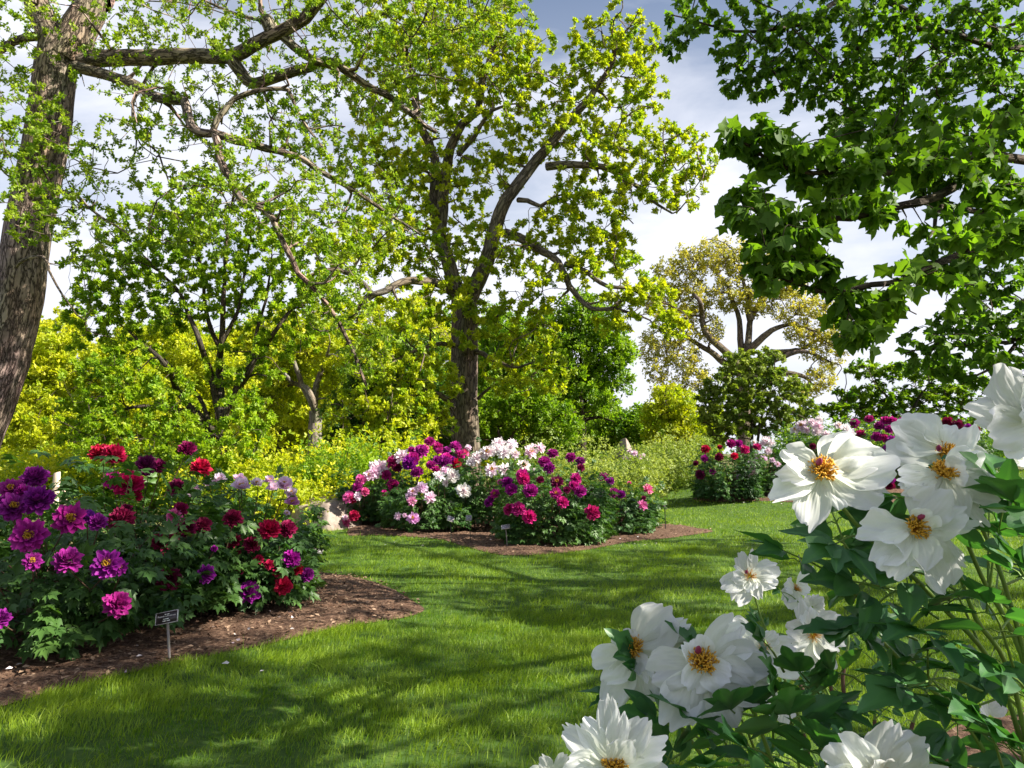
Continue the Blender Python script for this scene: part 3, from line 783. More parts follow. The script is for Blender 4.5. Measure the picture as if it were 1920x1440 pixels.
# --- simpler trees further back: trunk stems, crown masses, then growth
def back_tree(name, label, d, base_px, stems, blobs, bark, leafm, n1, n2, per, size, seed, group=None, kind='spray', r0=0.2, depth=1.0, up=0.7, wig=0.05, spread=0.4, rt=0.02, arch=0.08, flat=1.0):
    s = Skeleton(seed)
    b = base_of(base_px, d)
    top = stems[0]
    s.limb([np.array([b[0], d, b[2] - .3]), at((base_px + top[0]) / 2, (875 + top[1]) / 2, d), at(top[0], top[1], d)], r0 * 1.15, r0 * 0.9, 0.5, 0.02)
    for pts in stems[1:]:
        s.limb(L3([(p[0], p[1], (p[2] if len(p) > 2 else i * s.g.normal(0, .3))) for i, p in enumerate(pts)], d), r0 * 0.6, rt, 0.5, wig)
    t, c = blob_points(s.g, blobs, d, n1, depth, .35, flat); s.grow(t, r0 * 0.35, rt, 0.6, wig, arch)
    t, c = blob_points(s.g, blobs, d, n2, depth, .35, flat); s.grow(t, rt, rt * 0.4, 0.5, 0.07, arch * 0.5, keep=True, nmax=5)
    return finish_tree(name, s, b, label, group, bark, leafm, kind, per, size, d / 14.0, r0 * 0.28, dict(spread=spread, up=up, along=0.7), seed)


BT = 'broadleaf trees in the wood behind the beds'
back_tree('yellow_tree', 'golden yellow tree in the wood just right of the big left oak trunk', 38, 70, [(85, 800), [(85, 800), (100, 720), (110, 640)], [(85, 800), (60, 730), (40, 660)], [(85, 810), (150, 740), (190, 690)]],
          [(60, 680, 60, 0), (110, 650, 50, 0), (30, 740, 70, 0), (110, 740, 70, 0), (170, 700, 60, 0), (40, 820, 80, -1), (120, 820, 80, -1), (190, 790, 60, 0), (220, 690, 50, 0), (250, 740, 60, 0), (-20, 760, 70, 0), (110, 880, 50, -2), (30, 890, 50, -2)],
          M['dark_bark'], M['yellow_leaf'], 130, 1300, 8, 0.27, 401, BT)
back_tree('yellow_tree', 'golden tree in the wood showing through below the fan shaped tree', 44, 300, [(300, 800), [(300, 800), (280, 700), (270, 640)], [(300, 800), (340, 720), (380, 660)]],
          [(270, 660, 60, 0), (330, 640, 60, 0), (380, 680, 60, 0), (230, 720, 60, 0), (310, 730, 80, 0), (390, 760, 70, 0), (260, 820, 90, 0), (350, 840, 80, 0), (440, 720, 60, 0), (450, 800, 70, 0)],
          M['dark_bark'], M['yellow_leaf'], 110, 1200, 8, 0.30, 402, BT)
back_tree('pale_trunk_tree', 'yellow green tree with a bent pale grey trunk left of the tall middle oak', 33, 588, [(590, 770), [(590, 800), (588, 760), (578, 735), (555, 720), (530, 700), (510, 670)], [(588, 760), (570, 720), (555, 690), (545, 660), (550, 620)], [(588, 760), (600, 700), (620, 640)]],
          [(520, 660, 50, 0), (560, 640, 55, 0), (610, 640, 55, 0), (650, 680, 55, 0), (490, 720, 50, 0), (540, 720, 50, 1), (640, 740, 55, 1), (480, 780, 50, 1), (560, 690, 50, 1), (680, 620, 60, 2), (740, 620, 60, 3), (790, 600, 50, 3), (830, 660, 50, 4)],
          M['pale_bark'], M['yellow_leaf'], 110, 900, 8, 0.23, 403, BT, r0=0.3)
back_tree('green_tree', 'bright green tree with a slender dark forked trunk right of the tall middle oak', 31, 1092, [(1092, 790), [(1092, 800), (1090, 760), (1088, 700), (1090, 640), (1095, 570)], [(1093, 770), (1100, 740), (1115, 690), (1140, 640)], [(1090, 790), (1120, 782), (1150, 790)], [(1090, 730), (1060, 690), (1030, 650)]],
          [(1080, 590, 45, 0), (1110, 610, 55, 0), (1040, 640, 55, 0), (1140, 650, 50, 0), (990, 640, 60, 0), (1070, 680, 60, 0), (1150, 700, 45, 0), (1010, 700, 60, 0), (950, 680, 60, 0), (1110, 740, 50, 0), (1040, 760, 50, 0), (1170, 670, 25, 0), (960, 740, 55, 1), (920, 700, 50, 1), (930, 620, 50, 1)],
          M['dark_bark'], M['green_leaf'], 130, 1500, 8, 0.22, 404, BT, r0=0.17)
back_tree('low_forked_tree', 'low dark stemmed tree forking near the ground just right of the tall oak trunk', 28, 950, [(950, 835), [(950, 835), (938, 810), (935, 780), (950, 740)], [(952, 835), (965, 810), (985, 780), (1000, 750)], [(955, 838), (1000, 815), (1050, 800)]],
          [(930, 760, 50, 0), (980, 770, 50, 0), (1030, 780, 50, 0), (910, 800, 45, 0), (1060, 800, 40, 0), (1000, 730, 45, 0), (940, 830, 40, 1), (1020, 830, 40, 1)],
          M['dark_bark'], M['green_leaf'], 80, 700, 8, 0.19, 405, BT, r0=0.11)
back_tree('dark_green_tree', 'dense dark green tree left of the tall middle oak trunk', 29, 740, [(740, 800), [(740, 800), (720, 740), (690, 690)], [(740, 800), (770, 730), (790, 670)], [(740, 810), (690, 780), (640, 770)]],
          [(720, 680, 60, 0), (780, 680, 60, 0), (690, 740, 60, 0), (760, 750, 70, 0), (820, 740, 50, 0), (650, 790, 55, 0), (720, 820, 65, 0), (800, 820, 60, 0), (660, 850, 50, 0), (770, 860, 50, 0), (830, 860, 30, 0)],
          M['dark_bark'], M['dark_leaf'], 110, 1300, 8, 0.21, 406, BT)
back_tree('spreading_oak', 'wide spreading old oak with bronze young leaves on the skyline at right', 46, 1395, [(1392, 690), [(1392, 720), (1390, 650), (1388, 600), (1372, 560), (1360, 530), (1330, 500)], [(1396, 700), (1402, 640), (1408, 600), (1425, 560), (1440, 520), (1450, 490)],
           [(1390, 690), (1360, 660), (1325, 625), (1315, 590), (1310, 560), (1280, 540)], [(1385, 700), (1330, 660), (1290, 635), (1250, 620)], [(1400, 690), (1450, 660), (1500, 655), (1540, 635), (1580, 630)], [(1402, 660), (1440, 625), (1480, 610), (1530, 620)], [(1400, 700), (1470, 670), (1520, 660), (1560, 680)], [(1400, 710), (1490, 700), (1520, 720), (1540, 740)], [(1408, 600), (1400, 550), (1385, 500)]],
          [(1250, 520, 35, 0), (1290, 500, 40, 0), (1340, 485, 42, 0), (1390, 490, 42, 0), (1440, 500, 42, 0), (1480, 520, 40, 0), (1240, 570, 35, 0), (1300, 560, 40, 0), (1360, 550, 40, 0), (1420, 560, 38, 0), (1480, 570, 38, 0), (1530, 580, 36, 0), (1560, 620, 34, 0), (1270, 610, 40, 0), (1230, 650, 36, 0),
           (1280, 670, 36, 0), (1330, 620, 30, 0), (1530, 650, 30, 0), (1500, 620, 30, 0), (1560, 670, 28, 0), (1540, 710, 28, 0), (1300, 710, 36, 0), (1230, 690, 28, 0), (1590, 640, 22, 0), (1510, 740, 24, 0), (1250, 740, 30, 0)],
          M['oak_bark_far'], M['bronze_leaf'], 260, 2400, 4, 0.22, 407, None, r0=0.42, rt=0.035, spread=0.5)
back_tree('round_tree', 'small dense round headed tree on two thin trunks behind the crimson peonies at right', 29, 1412, [(1410, 830), [(1410, 840), (1408, 780), (1405, 720), (1400, 690)], [(1416, 840), (1425, 790), (1440, 740), (1450, 700)]],
          [(1390, 690, 40, 0), (1430, 690, 42, 0), (1360, 730, 45, 0), (1410, 730, 50, 0), (1460, 730, 45, 0), (1340, 770, 40, 0), (1390, 780, 45, 0), (1440, 780, 45, 0), (1490, 760, 40, 0), (1510, 790, 30, 0), (1350, 800, 38, 0), (1480, 800, 36, 0), (1330, 740, 25, 0), (1500, 730, 25, 0)],
          M['dark_bark'], M['round_leaf'], 160, 1700, 11, 0.15, 408, None, r0=0.1, up=1.2, kind='clump')
back_tree('layered_maple', 'low spreading maple with flat layered bright green foliage behind the white peonies at right', 30, 1690, [(1690, 790), [(1690, 800), (1670, 760), (1640, 720)], [(1690, 800), (1720, 750), (1750, 710)], [(1690, 800), (1620, 770), (1580, 760)], [(1690, 800), (1770, 770), (1820, 760)]],
          [(1620, 690, 30, 0, 1.2), (1660, 700, 35, 0, 1.2), (1720, 690, 38, 0, 1.2), (1770, 700, 35, 0, 1.2), (1600, 740, 35, 0, 1.2), (1660, 745, 45, 0, 1.2), (1730, 740, 45, 0, 1.2), (1790, 740, 40, 0, 1.2), (1570, 765, 28, 0, 1.2), (1830, 760, 30, 0, 1.2), (1690, 775, 40, 0, 1), (1630, 775, 35, 0, 1), (1760, 775, 40, 0, 1), (1830, 720, 30, 0, 1), (1860, 760, 30, 0, 1), (1600, 790, 32, 0, 1), (1660, 800, 34, 0, 1), (1730, 800, 34, 0, 1), (1800, 795, 34, 0, 1), (1850, 790, 30, 0, 1)],
          M['dark_bark'], M['layer_leaf'], 130, 1500, 8, 0.17, 409, None, r0=0.15, up=2.6, spread=0.9, arch=0.0, flat=0.55, kind='clump')
back_tree('small_yellow_tree', 'small yellow green tree below the spreading oak left of the round headed tree', 34, 1262, [(1262, 830), [(1262, 830), (1258, 790), (1250, 760)], [(1262, 830), (1280, 790), (1290, 760)]],
          [(1250, 750, 30, 0), (1280, 760, 32, 0), (1230, 780, 30, 0), (1270, 790, 36, 0), (1300, 790, 28, 0), (1240, 815, 34, 0), (1285, 825, 34, 0)],
          M['dark_bark'], M['yellow_leaf'], 60, 600, 7, 0.2, 410, None, r0=0.1)
back_tree('green_tree', 'low green tree filling the gap between the forked green tree and the small yellow one', 36, 1180, [(1180, 840), [(1180, 840), (1170, 800), (1160, 780)], [(1180, 840), (1200, 800), (1210, 785)]],
          [(1150, 800, 36, 0), (1190, 800, 36, 0), (1220, 810, 30, 0), (1120, 820, 34, 0), (1180, 835, 36, 0), (1230, 840, 30, 0)], M['dark_bark'], M['green_leaf'], 60, 600, 7, 0.23, 411, BT, r0=0.1)

# farther trees of the wood: two kinds, each copied
g = np.random.default_rng(900)


def copy_tree(root, loc, rz, sc, label):
    r = root.copy(); COL.objects.link(r)
    r.location = loc; r.rotation_euler = (0, 0, rz); r.scale = (sc, sc, sc); r['label'] = label
    for ch in root.children:
        c = ch.copy(); COL.objects.link(c); c.parent = r
        c.matrix_parent_inverse = ch.matrix_parent_inverse.copy()
    return r


def generic_tree(name, label, loc, h, w, leafm, seed, group, n2=1500, size=0.36):
    s = Skeleton(seed)
    x, y, z = loc
    s.limb([np.array([x, y, z - .3]), np.array([x + .2, y, z + h * .25]), np.array([x - .1, y + .1, z + h * .5]), np.array([x + .2, y, z + h * .8])], .28, .06, .5, .05)
    c = np.array([x, y, z + h * .56])
    bl = [(c + np.array([s.g.uniform(-.6, .6) * w, s.g.uniform(-.6, .6) * w, s.g.uniform(-.38, .36) * h]), s.g.uniform(.28, .42) * w) for _ in range(16)]

    def pts(n):
        k = s.g.integers(0, len(bl), n)
        v = unit(s.g.normal(size=(n, 3))) * s.g.random((n, 1)) ** .35
        return np.array([bl[i][0] + v[j] * bl[i][1] for j, i in enumerate(k)])
    s.grow(pts(110), .08, .025, .7, .05, .06)
    s.grow(pts(n2), .02, .01, .6, .07, .03, keep=True, nmax=4)
    return finish_tree(name, s, loc, label, group, M['dark_bark'], leafm, 'clump', 8, size, 3.0, .08, dict(spread=.4, up=.7, along=.7), seed)


WG = 'far trees of the wood'
protoA = generic_tree('woodland_tree', 'yellow green woodland tree far behind the left flower bed', (-17.0, 56, 0), 12.5, 5.2, M['yellow_leaf'], 501, WG)
protoB = generic_tree('woodland_tree', 'deeper green woodland tree far behind the middle flower bed', (-4.0, 58, 0), 12.5, 5.4, M['green_leaf'], 502, WG)
for k, (px, d, sc, pr, lab) in enumerate((
        (-40, 60, 1.0, protoA, 'far yellow tree at the left edge of the wood behind the oak trunk'),
        (110, 66, 1.15, protoA, 'far yellow tree whose top shows between the left oak trunk and the fan shaped tree'),
        (330, 70, 1.1, protoB, 'far green tree seen through the fan shaped tree'),
        (480, 62, 0.95, protoA, 'far yellow tree between the fan shaped tree and the bent pale trunk'),
        (640, 66, 1.0, protoB, 'far green tree behind the bent pale trunk'),
        (720, 60, 1.0, protoA, 'far yellow green tree left of the tall oak trunk'),
        (960, 62, 0.95, protoA, 'far yellow green tree right of the tall oak trunk'),
        (1080, 68, 0.75, protoB, 'far low green tree behind the slender forked tree'))):
    x = at(px, 800, d)[0]
    copy_tree(pr, (x, d, 0), g.random() * 6.28, sc, lab)

# --- maple whose boughs hang in from the right, its trunk just outside the picture
s = Skeleton(606)
mb = (8.3, 7.6, float(hz(8.3, 7.6)))
tp = np.array([8.2, 7.5, 2.6])
s.limb([np.array([8.3, 7.6, -0.2]), np.array([8.28, 7.58, 1.2]), tp, np.array([8.1, 7.5, 4.5]), np.array([8.0, 7.4, 7.0]), np.array([8.1, 7.3, 9.5])], 0.30, 0.07, 0.3, 0.02)
NEAR = [([tp, np.array([5.6, 5.4, 3.3]), at(1925, 440, 4.3), at(1835, 465, 3.6), at(1750, 500, 3.3), at(1690, 524, 3.2), at(1630, 541, 3.15), at(1560, 545, 3.1), at(1505, 536, 3.1), at(1468, 522, 3.1)], .07),
        ([np.array([5.6, 5.4, 3.3]), at(1930, 300, 4.0), at(1860, 290, 3.8), at(1760, 310, 3.6), at(1650, 330, 3.4), at(1540, 320, 3.3), at(1440, 290, 3.25), at(1370, 262, 3.2)], .05),
        ([at(1840, 292, 3.75), at(1790, 350, 3.6), at(1700, 385, 3.4), at(1600, 400, 3.3), at(1500, 410, 3.2), at(1420, 420, 3.15)], .03),
        ([at(1930, 430, 4.4), at(1850, 400, 3.9), at(1765, 385, 3.6), at(1752, 430, 3.5), at(1740, 450, 3.4)], .025),
        ([tp, at(1960, 640, 6.6), at(1905, 640, 6.6), at(1850, 643, 6.5), at(1790, 650, 6.5), at(1730, 655, 6.4)], .06),
        ([at(1905, 645, 6.6), at(1870, 675, 6.5), at(1835, 700, 6.4), at(1800, 725, 6.4)], .018),
        ([np.array([8.1, 7.5, 4.5]), at(1990, 110, 7.4), at(1880, 90, 7.2), at(1760, 60, 7), at(1640, 50, 7), at(1610, 90, 6.9), at(1575, 125, 6.8), at(1548, 168, 6.7)], .06),
        ([at(1760, 60, 7), at(1640, -10, 7), at(1560, 5, 7), at(1535, 35, 6.8), at(1480, 50, 6.6), at(1400, 60, 6.5), at(1330, 50, 6.5), at(1260, 30, 6.5)], .035),
        ([np.array([8.1, 7.4, 6.5]), np.array([6.5, 7.5, 8.0]), np.array([4.2, 7.6, 8.6]), np.array([2.2, 7.8, 8.2])], .07),
        ([np.array([8.1, 7.4, 6.0]), np.array([8.5, 9.5, 7.5]), np.array([8.0, 12, 8.4]), np.array([7, 13.5, 8.2])], .08),
        ([np.array([8.2, 7.5, 3.4]), np.array([7.3, 5.2, 4.4]), np.array([6.3, 3.0, 5.0]), np.array([4.8, 1.4, 5.3])], .08),
        ([np.array([8.2, 7.5, 5.0]), np.array([9.5, 6.0, 6.5]), np.array([11, 5.0, 7.5])], .08)]
for pts, r in NEAR:
    s.limb(pts, r, 0.006, 0.15, 0.012)


def wblob(list_, n, shell=.4):
    w = np.array([b[3] * b[4] for b in list_], float); w /= w.sum()
    c = s.g.choice(len(list_), n, p=w)
    v = unit(s.g.normal(size=(n, 3))) * s.g.random((n, 1)) ** shell
    return np.array([list_[i][:3] for i in c]) + v * np.array([[list_[i][3], list_[i][3], list_[i][4]] for i in c])


# crown outside the frame; it throws the shade on the lawn
OFF = []
gq_ = np.random.default_rng(64)
for k in range(900):
    near = len(OFF) >= 146; left = 124 <= len(OFF) < 146
    x0, y0, z0 = (gq_.uniform(.1, 2.4), gq_.uniform(.6, 3.0), 1.0) if near else (gq_.uniform(-5.5, 6), gq_.uniform(2.4, 14), 0)
    if left: x0, y0, z0 = gq_.uniform(-5.2, -2.0), gq_.uniform(5.4, 8.0), .9
    zz = gq_.uniform(4.2, 7.0) if near else gq_.uniform(5.0, 11.5)
    r_ = gq_.uniform(.40, .85)
    c_ = np.array([x0, y0, z0]) + np.array(SUNV) * (zz - z0) / SUNV.z
    clear = abs(c_[0]) > .69 * c_[1] + r_ + .3 or c_[2] > 1.5 + .66 * c_[1] + r_
    if clear and abs(c_[0] - 8.3) + abs(c_[1] - 6.5) * .8 < 10 and len(OFF) < 168:
        OFF.append((*c_, r_, r_ * .6))
t = wblob(OFF, 220); s.grow(t, 0.05, 0.012, 0.4, 0.05, 0.05)
t = wblob(OFF, 700); s.grow(t, 0.012, 0.005, 0.35, 0.06, 0.03)
t = wblob(OFF, 6400, .45); s.grow(t, 0.006, 0.003, 0.3, 0.07, 0.02, keep=True, nmax=4)
s.tips = s.tips * 3
off_tips = s.tips; s.tips = []
# visible boughs
bl_far = [(1290, 30, 55, 6.5), (1370, 50, 65, 6.5), (1270, 80, 30, 6.5), (1400, 110, 60, 6.6), (1470, 70, 70, 6.6), (1440, 150, 45, 6.6), (1500, 150, 60, 6.7), (1560, 70, 80, 6.8), (1640, 60, 80, 6.9), (1720, 60, 80, 7), (1800, 70, 80, 7), (1880, 80, 80, 7.2),
          (1580, 170, 55, 6.8), (1660, 160, 70, 6.8), (1740, 160, 70, 7), (1840, 170, 80, 7), (1920, 190, 70, 7), (1600, 230, 60, 6.8), (1560, 260, 45, 6.6), (1800, 660, 60, 6.4), (1740, 640, 45, 6.4), (1870, 620, 60, 6.5), (1850, 700, 40, 6.4), (1910, 660, 60, 6.5), (1905, 560, 60, 6.5), (1840, 560, 55, 6.4), (1800, 600, 50, 6.4), (1710, 670, 28, 6.4), (1860, 500, 60, 6.5)]
bl_near = [(1375, 265, 32, 3.2), (1420, 255, 42, 3.2), (1470, 275, 48, 3.2), (1440, 330, 34, 3.2), (1530, 300, 55, 3.3), (1590, 330, 55, 3.3), (1660, 300, 60, 3.4), (1730, 290, 65, 3.5), (1810, 260, 65, 3.7), (1880, 250, 65, 3.9), (1790, 330, 65, 3.6), (1870, 340, 60, 3.8), (1380, 360, 34, 3.15),
           (1400, 410, 45, 3.15), (1455, 400, 45, 3.15), (1430, 460, 50, 3.1), (1500, 440, 45, 3.1), (1560, 400, 50, 3.2), (1640, 380, 45, 3.3), (1450, 520, 48, 3.1), (1520, 500, 40, 3.1), (1580, 555, 40, 3.1), (1650, 555, 45, 3.15), (1710, 520, 48, 3.2), (1770, 480, 55, 3.3), (1830, 440, 60, 3.5), (1590, 610, 38, 3.1), (1640, 620, 34, 3.1), (1720, 410, 40, 3.4), (1890, 430, 60, 3.8), (1690, 580, 30, 3.2), (1800, 540, 36, 3.4), (1690, 225, 55, 3.6), (1600, 245, 40, 3.4)]
f4 = lambda bl: [(a, b, r, dd) for a, b, r, dd in bl]
t, c = blob_points(s.g, f4(bl_far), 0.0, 150, 1.6); s.grow(t, 0.02, 0.006, 0.25, 0.05, 0.03)
t, c = blob_points(s.g, f4(bl_far), 0.0, 1800, 1.6); s.grow(t, 0.006, 0.0025, 0.2, 0.07, 0.0, keep=True, nmax=5)
s.tips = s.tips + s.tips[::2]
t, c = blob_points(s.g, f4(bl_near), 0.0, 120, 1.5); s.grow(t, 0.009, 0.003, 0.15, 0.05, 0.02)
t, c = blob_points(s.g, f4(bl_near), 0.0, 760, 1.6); s.grow(t, 0.0035, 0.0018, 0.1, 0.06, -0.05, keep=True, nmax=5)
s.tips = off_tips + s.tips
maple = finish_tree('maple_tree', s, mb, 'maple hanging over the lawn from the right with broad pointed dark green leaves', None,
                    M['dark_bark'], M['maple_leaf'], 'maple', 6.0, 0.061, 0.6, 0.02, dict(spread=0.6, up=1.0, droop=0.95, along=0.8, var=0.35), 6)


g = np.random.default_rng(88)
n = 26000
x = g.uniform(-75, 22, n); y = 84 + g.normal(0, 3, n)
top = 7.5 + 1.6 * lumpy(x, y * 0, .35, 5) + 1.2 * lumpy(x, y * 0, 1.1, 9) - 3.0 * ss((x - 5) / 14)
P3 = np.stack([x, y, top * g.random(n) ** .8], 1)
tag(leaves('far_woods', 'clump', P3, g.normal(size=(n, 3)), g.normal(size=(n, 3)) + np.array([0, -.3, .6]), g.uniform(.5, 1.0, n), .5 + .3 * lumpy(x, P3[:, 2], .8, 3) + g.normal(0, .15, n), M['yellow_leaf'], None),
    'far yellow green woods closing the view behind the garden trees', 'woods', kind='stuff')


# ------------------------------------------------------------------ leafy shrubs and undergrowth
def dome_leaves(g, c, R, n, low=0.15, shell=0.25, seed=0):
    """points spread through the outer part of an uneven dome standing on the ground"""
    v = unit(g.normal(size=(n, 3))); v[:, 2] = np.abs(v[:, 2]) * (1 - low) - low * g.random(n)
    v = unit(v)
    k = 1 + 0.16 * lumpy(v[:, 0] * 3, v[:, 1] * 3 + v[:, 2] * 2.3, 1.6, seed + 31)
    r = (g.random(n) ** shell) * k
    b = np.sign(v) * np.abs(v) ** .74
    P = np.asarray(c) + b * r[:, None] * np.asarray(R)
    return P, v


def leafy_shrub(name, label, px, d, w, h, leafm, n, size, seed, group=None, kind='spray', stems=14, parts=3):
    g = np.random.default_rng(seed)
    x, y, z = base_of(px, d)
    root = thing(name, (x, y, z), label, 'shrub', group)
    Ps, vs = [], []
    for k in range(parts):
        o = np.array([g.uniform(-.5, .5) * w * .5, g.uniform(-.4, .4) * w * .4, 0]) if k else np.zeros(3)
        hh = h * (1 if k == 0 else g.uniform(.6, .9))
        p, v = dome_leaves(g, (x + o[0], y + o[1], z + hh * .35), (w * .5 * (1 if k == 0 else .7), w * .45 * (1 if k == 0 else .7), hh * .65), n // parts, 0.45, .3, seed + k)
        Ps.append(p); vs.append(v)
    P, v = np.concatenate(Ps), np.concatenate(vs)
    P[:, 2] = np.maximum(P[:, 2], z + 0.03)
    A = unit(v * .8 + g.normal(size=P.shape) * .7 + np.array([0, 0, .15])); Nn = v * .5 + np.array([0, 0, .8]) + g.normal(size=P.shape) * .5
    tint = 0.5 + 0.3 * lumpy(P[:, 0] * 2, P[:, 2] * 2 + P[:, 1], 1.5, seed) + g.normal(0, .18, len(P))
    leaves('foliage', kind, P, A, Nn, 1.15 * size * g.uniform(.55, 1.35, len(P)), tint, leafm, root)
    ls = []
    for k in range(stems):
        e = P[g.integers(len(P))]
        m = np.array([x, y, z]) * .5 + e * .5 + np.array([0, 0, .15 * h])
        q = catmull([np.array([x + g.normal(0, .08), y + g.normal(0, .08), z - .05]), m, e], .2)
        ls.append((q, np.linspace(.018, .005, len(q))))
    V, Q, B = tube_arrays(ls)
    build('stems', V, [Q], M['dark_bark'], root, {'bark': B}, True)
    return root


US = 'bright leafy shrubs at the edge of the wood'
for k, (px, d, w, h, mk, n, sz, lab) in enumerate((
        (490, 19, 3.4, 1.8, 'yellow_leaf', 4200, .13, 'yellow green shrub behind the pale lilac peonies of the left bed'),
        (560, 16.5, 2.4, 1.3, 'yellow_leaf', 3000, .11, 'low yellow green shrub behind the granite boulder'),
        (640, 17.5, 2.2, 1.9, 'green_leaf', 3400, .11, 'leafy bright green shrub at the left end of the middle flower bed'),
        (715, 20, 3.0, 2.3, 'yellow_leaf', 4200, .13, 'yellow green shrub rising behind the left end of the middle flower bed'),
        (60, 21, 5.0, 1.9, 'yellow_leaf', 5200, .14, 'golden green shrub at the foot of the big left oak'),
        (230, 22, 5.0, 1.8, 'green_leaf', 4200, .15, 'green shrub behind the tall crimson peonies'),
        (380, 23, 4.0, 2.2, 'dark_leaf', 3600, .15, 'dark green shrub at the foot of the fan shaped tree'),
        (620, 24, 3.4, 1.9, 'yellow_leaf', 3600, .15, 'golden green shrub below the bent pale trunk'))):
    leafy_shrub('leafy_shrub', lab, px, d, w, h, M[mk], n, sz, 700 + k, US)
HS = 'low green shrubs behind the far right bed'
for k, (px, d, w, h, lab) in enumerate(((1560, 26.5, 3.4, 1.7, 'low green shrub behind the far white peony'), (1700, 27, 3.6, 1.75, 'low green shrub behind the tall far magenta peony'), (1850, 27, 4.0, 1.75, 'low green shrub at the right edge under the layered maple'))):
    leafy_shrub('leafy_shrub', lab, px, d, w, h, M['green_leaf'], 3200, .13, 740 + k, HS)
PS = 'pale green shrubs between the middle and right beds'
for k, (px, d, w, h, n, sz, lab) in enumerate((
        (1060, 19.5, 3.2, 2.1, 5200, .085, 'pale green shrub directly behind the front magenta peony'),
        (1150, 21, 3.0, 1.75, 4800, .09, 'pale green shrub behind the low magenta peony of the middle bed'),
        (1225, 24.5, 2.9, 1.5, 4200, .10, 'pale green shrub with a few lilac pink blooms at the far lawn edge'),
        (1270, 25.5, 2.6, 1.75, 4200, .10, 'silvery green shrub just left of the far crimson peony'))):
    leafy_shrub('leafy_shrub', lab, px, d, w, h, M['pale_shrub'], n, sz, 760 + k, PS)


# ------------------------------------------------------------------ peony blooms
def petal(B, T, W, Nh, curl, cup, ripple, rag, nu, nv, g, narrow=0.2, rnd=0.32):
    """one petal from base B along vector T, width W, facing Nh"""
    T = np.asarray(T, float); L = np.linalg.norm(T); t = T / L
    Nv = np.asarray(Nh, float); Nv = Nv - t * (Nv @ t); Nv = Nv / (np.linalg.norm(Nv) + 1e-9)
    S = np.cross(t, Nv)
    u = np.linspace(-1, 1, nu)[None, :]; v = np.linspace(0, 1, nv)[:, None]
    ph = g.random(8) * 6.28
    edge = 1 - rnd * np.abs(u) ** 2.4 + rag * (np.sin(u * 4 + ph[0]) * .5 + np.sin(u * 8 + ph[1]) * .30 + np.sin(u * 17 + ph[2]) * .10)
    notch = g.uniform(-.5, .5); edge = edge - rag * 1.1 * np.exp(-((u - notch) / .10) ** 2)
    vv = v * edge
    w = narrow + (1 - narrow) * np.sin(np.clip(v / .72, 0, 1) * np.pi / 2) ** .9
    w = w * (1 - .10 * np.clip((v - .75) / .25, 0, 1) ** 2)
    if nu > 12:
        f1, f2 = g.uniform(9, 15), g.uniform(5, 9)
        edge2 = .0065 * W * np.sin(u * 34 + 2 * np.sin(v * 5 + ph[0])) * np.sin(np.pi * np.clip(v, 0, 1)) ** .5 + .022 * W * np.sin(u * f1 + ph[7] + 2.2 * np.sin(v * f2 + ph[1])) * (.3 + .7 * v) + .05 * W * np.clip(np.abs(u) - .45, 0, 1) * np.sin(v * f1 * .9 + ph[2]) * np.sign(u)
    else:
        edge2 = 0
    side = u * w * W / 2 * (1 + rag * .35 * np.sin(v * 7 + ph[3] + u * 2))
    z = curl * L * (vv ** 2) + cup * W * (u ** 2) * w + ripple * W * v ** 1.5 * (np.sin(u * 3.1 + ph[4] + v * 2) * .6 + np.sin(u * 7 + ph[5] - v * 4) * .35) + ripple * W * .5 * np.sin(v * 6 + ph[6]) * u + edge2
    P = np.asarray(B)[None, None] + t * (vv * L)[..., None] + S * (side + 0 * v)[..., None] + Nv * z[..., None]
    along = np.broadcast_to(v, P.shape[:2])
    i = np.arange((nv - 1) * nu).reshape(nv - 1, nu)[:, :-1].ravel()
    Q = np.stack([i, i + 1, i + nu + 1, i + nu], 1)
    return P.reshape(-1, 3), Q, along.ravel()


def join_petals(ps, g):
    Vs, Qs, As, Ts, off = [], [], [], [], 0
    for V, Q, a in ps:
        Vs.append(V); Qs.append(Q + off); As.append(a); Ts.append(np.full(len(V), g.random())); off += len(V)
    return np.concatenate(Vs), np.concatenate(Qs), {'along': np.concatenate(As), 'tint': np.concatenate(Ts)}


def double_mesh(seed, n, hollow=False, flat=.8, nu=6, nv=5):
    """a full ruffled bloom of radius about 1 facing +Z"""
    g = np.random.default_rng(seed); ps = []
    for k in range(n):
        f = k / (n - 1)
        th = rad(112) * (1 - f) ** .75 + rad(22 if hollow else 4)
        az = k * 2.39996 + g.normal(0, .2)
        dr = np.array([math.sin(th) * math.cos(az), math.sin(th) * math.sin(az), math.cos(th) * flat])
        L = (1.0 - .10 * f) * g.uniform(.84, 1.1)
        inward = np.array([-math.cos(th) * math.cos(az), -math.cos(th) * math.sin(az), math.sin(th)])
        ps.append(petal(dr * .08, dr * L, g.uniform(.46, .68) * (1 - .35 * f), inward, g.uniform(.12, .38), g.uniform(.15, .38), g.uniform(.1, .18), .10, nu, nv, g))
    return join_petals(ps, g)


def single_mesh(seed, n=11, nu=7, nv=6):
    g = np.random.default_rng(seed); ps = []
    for k in range(n):
        outer = k < 6
        th = rad(g.uniform(62, 88)) if outer else rad(g.uniform(30, 58))
        az = k * 6.283 / (6 if outer else 5) + g.normal(0, .2)
        dr = np.array([math.sin(th) * math.cos(az), math.sin(th) * math.sin(az), math.cos(th)])
        inward = np.array([-math.cos(th) * math.cos(az), -math.cos(th) * math.sin(az), math.sin(th)])
        ps.append(petal(dr * .06, dr * g.uniform(.85, 1.1), g.uniform(.75, 1.0), inward, g.uniform(-.05, .25), g.uniform(.05, .22), .12, .13, nu, nv, g))
    return join_petals(ps, g)


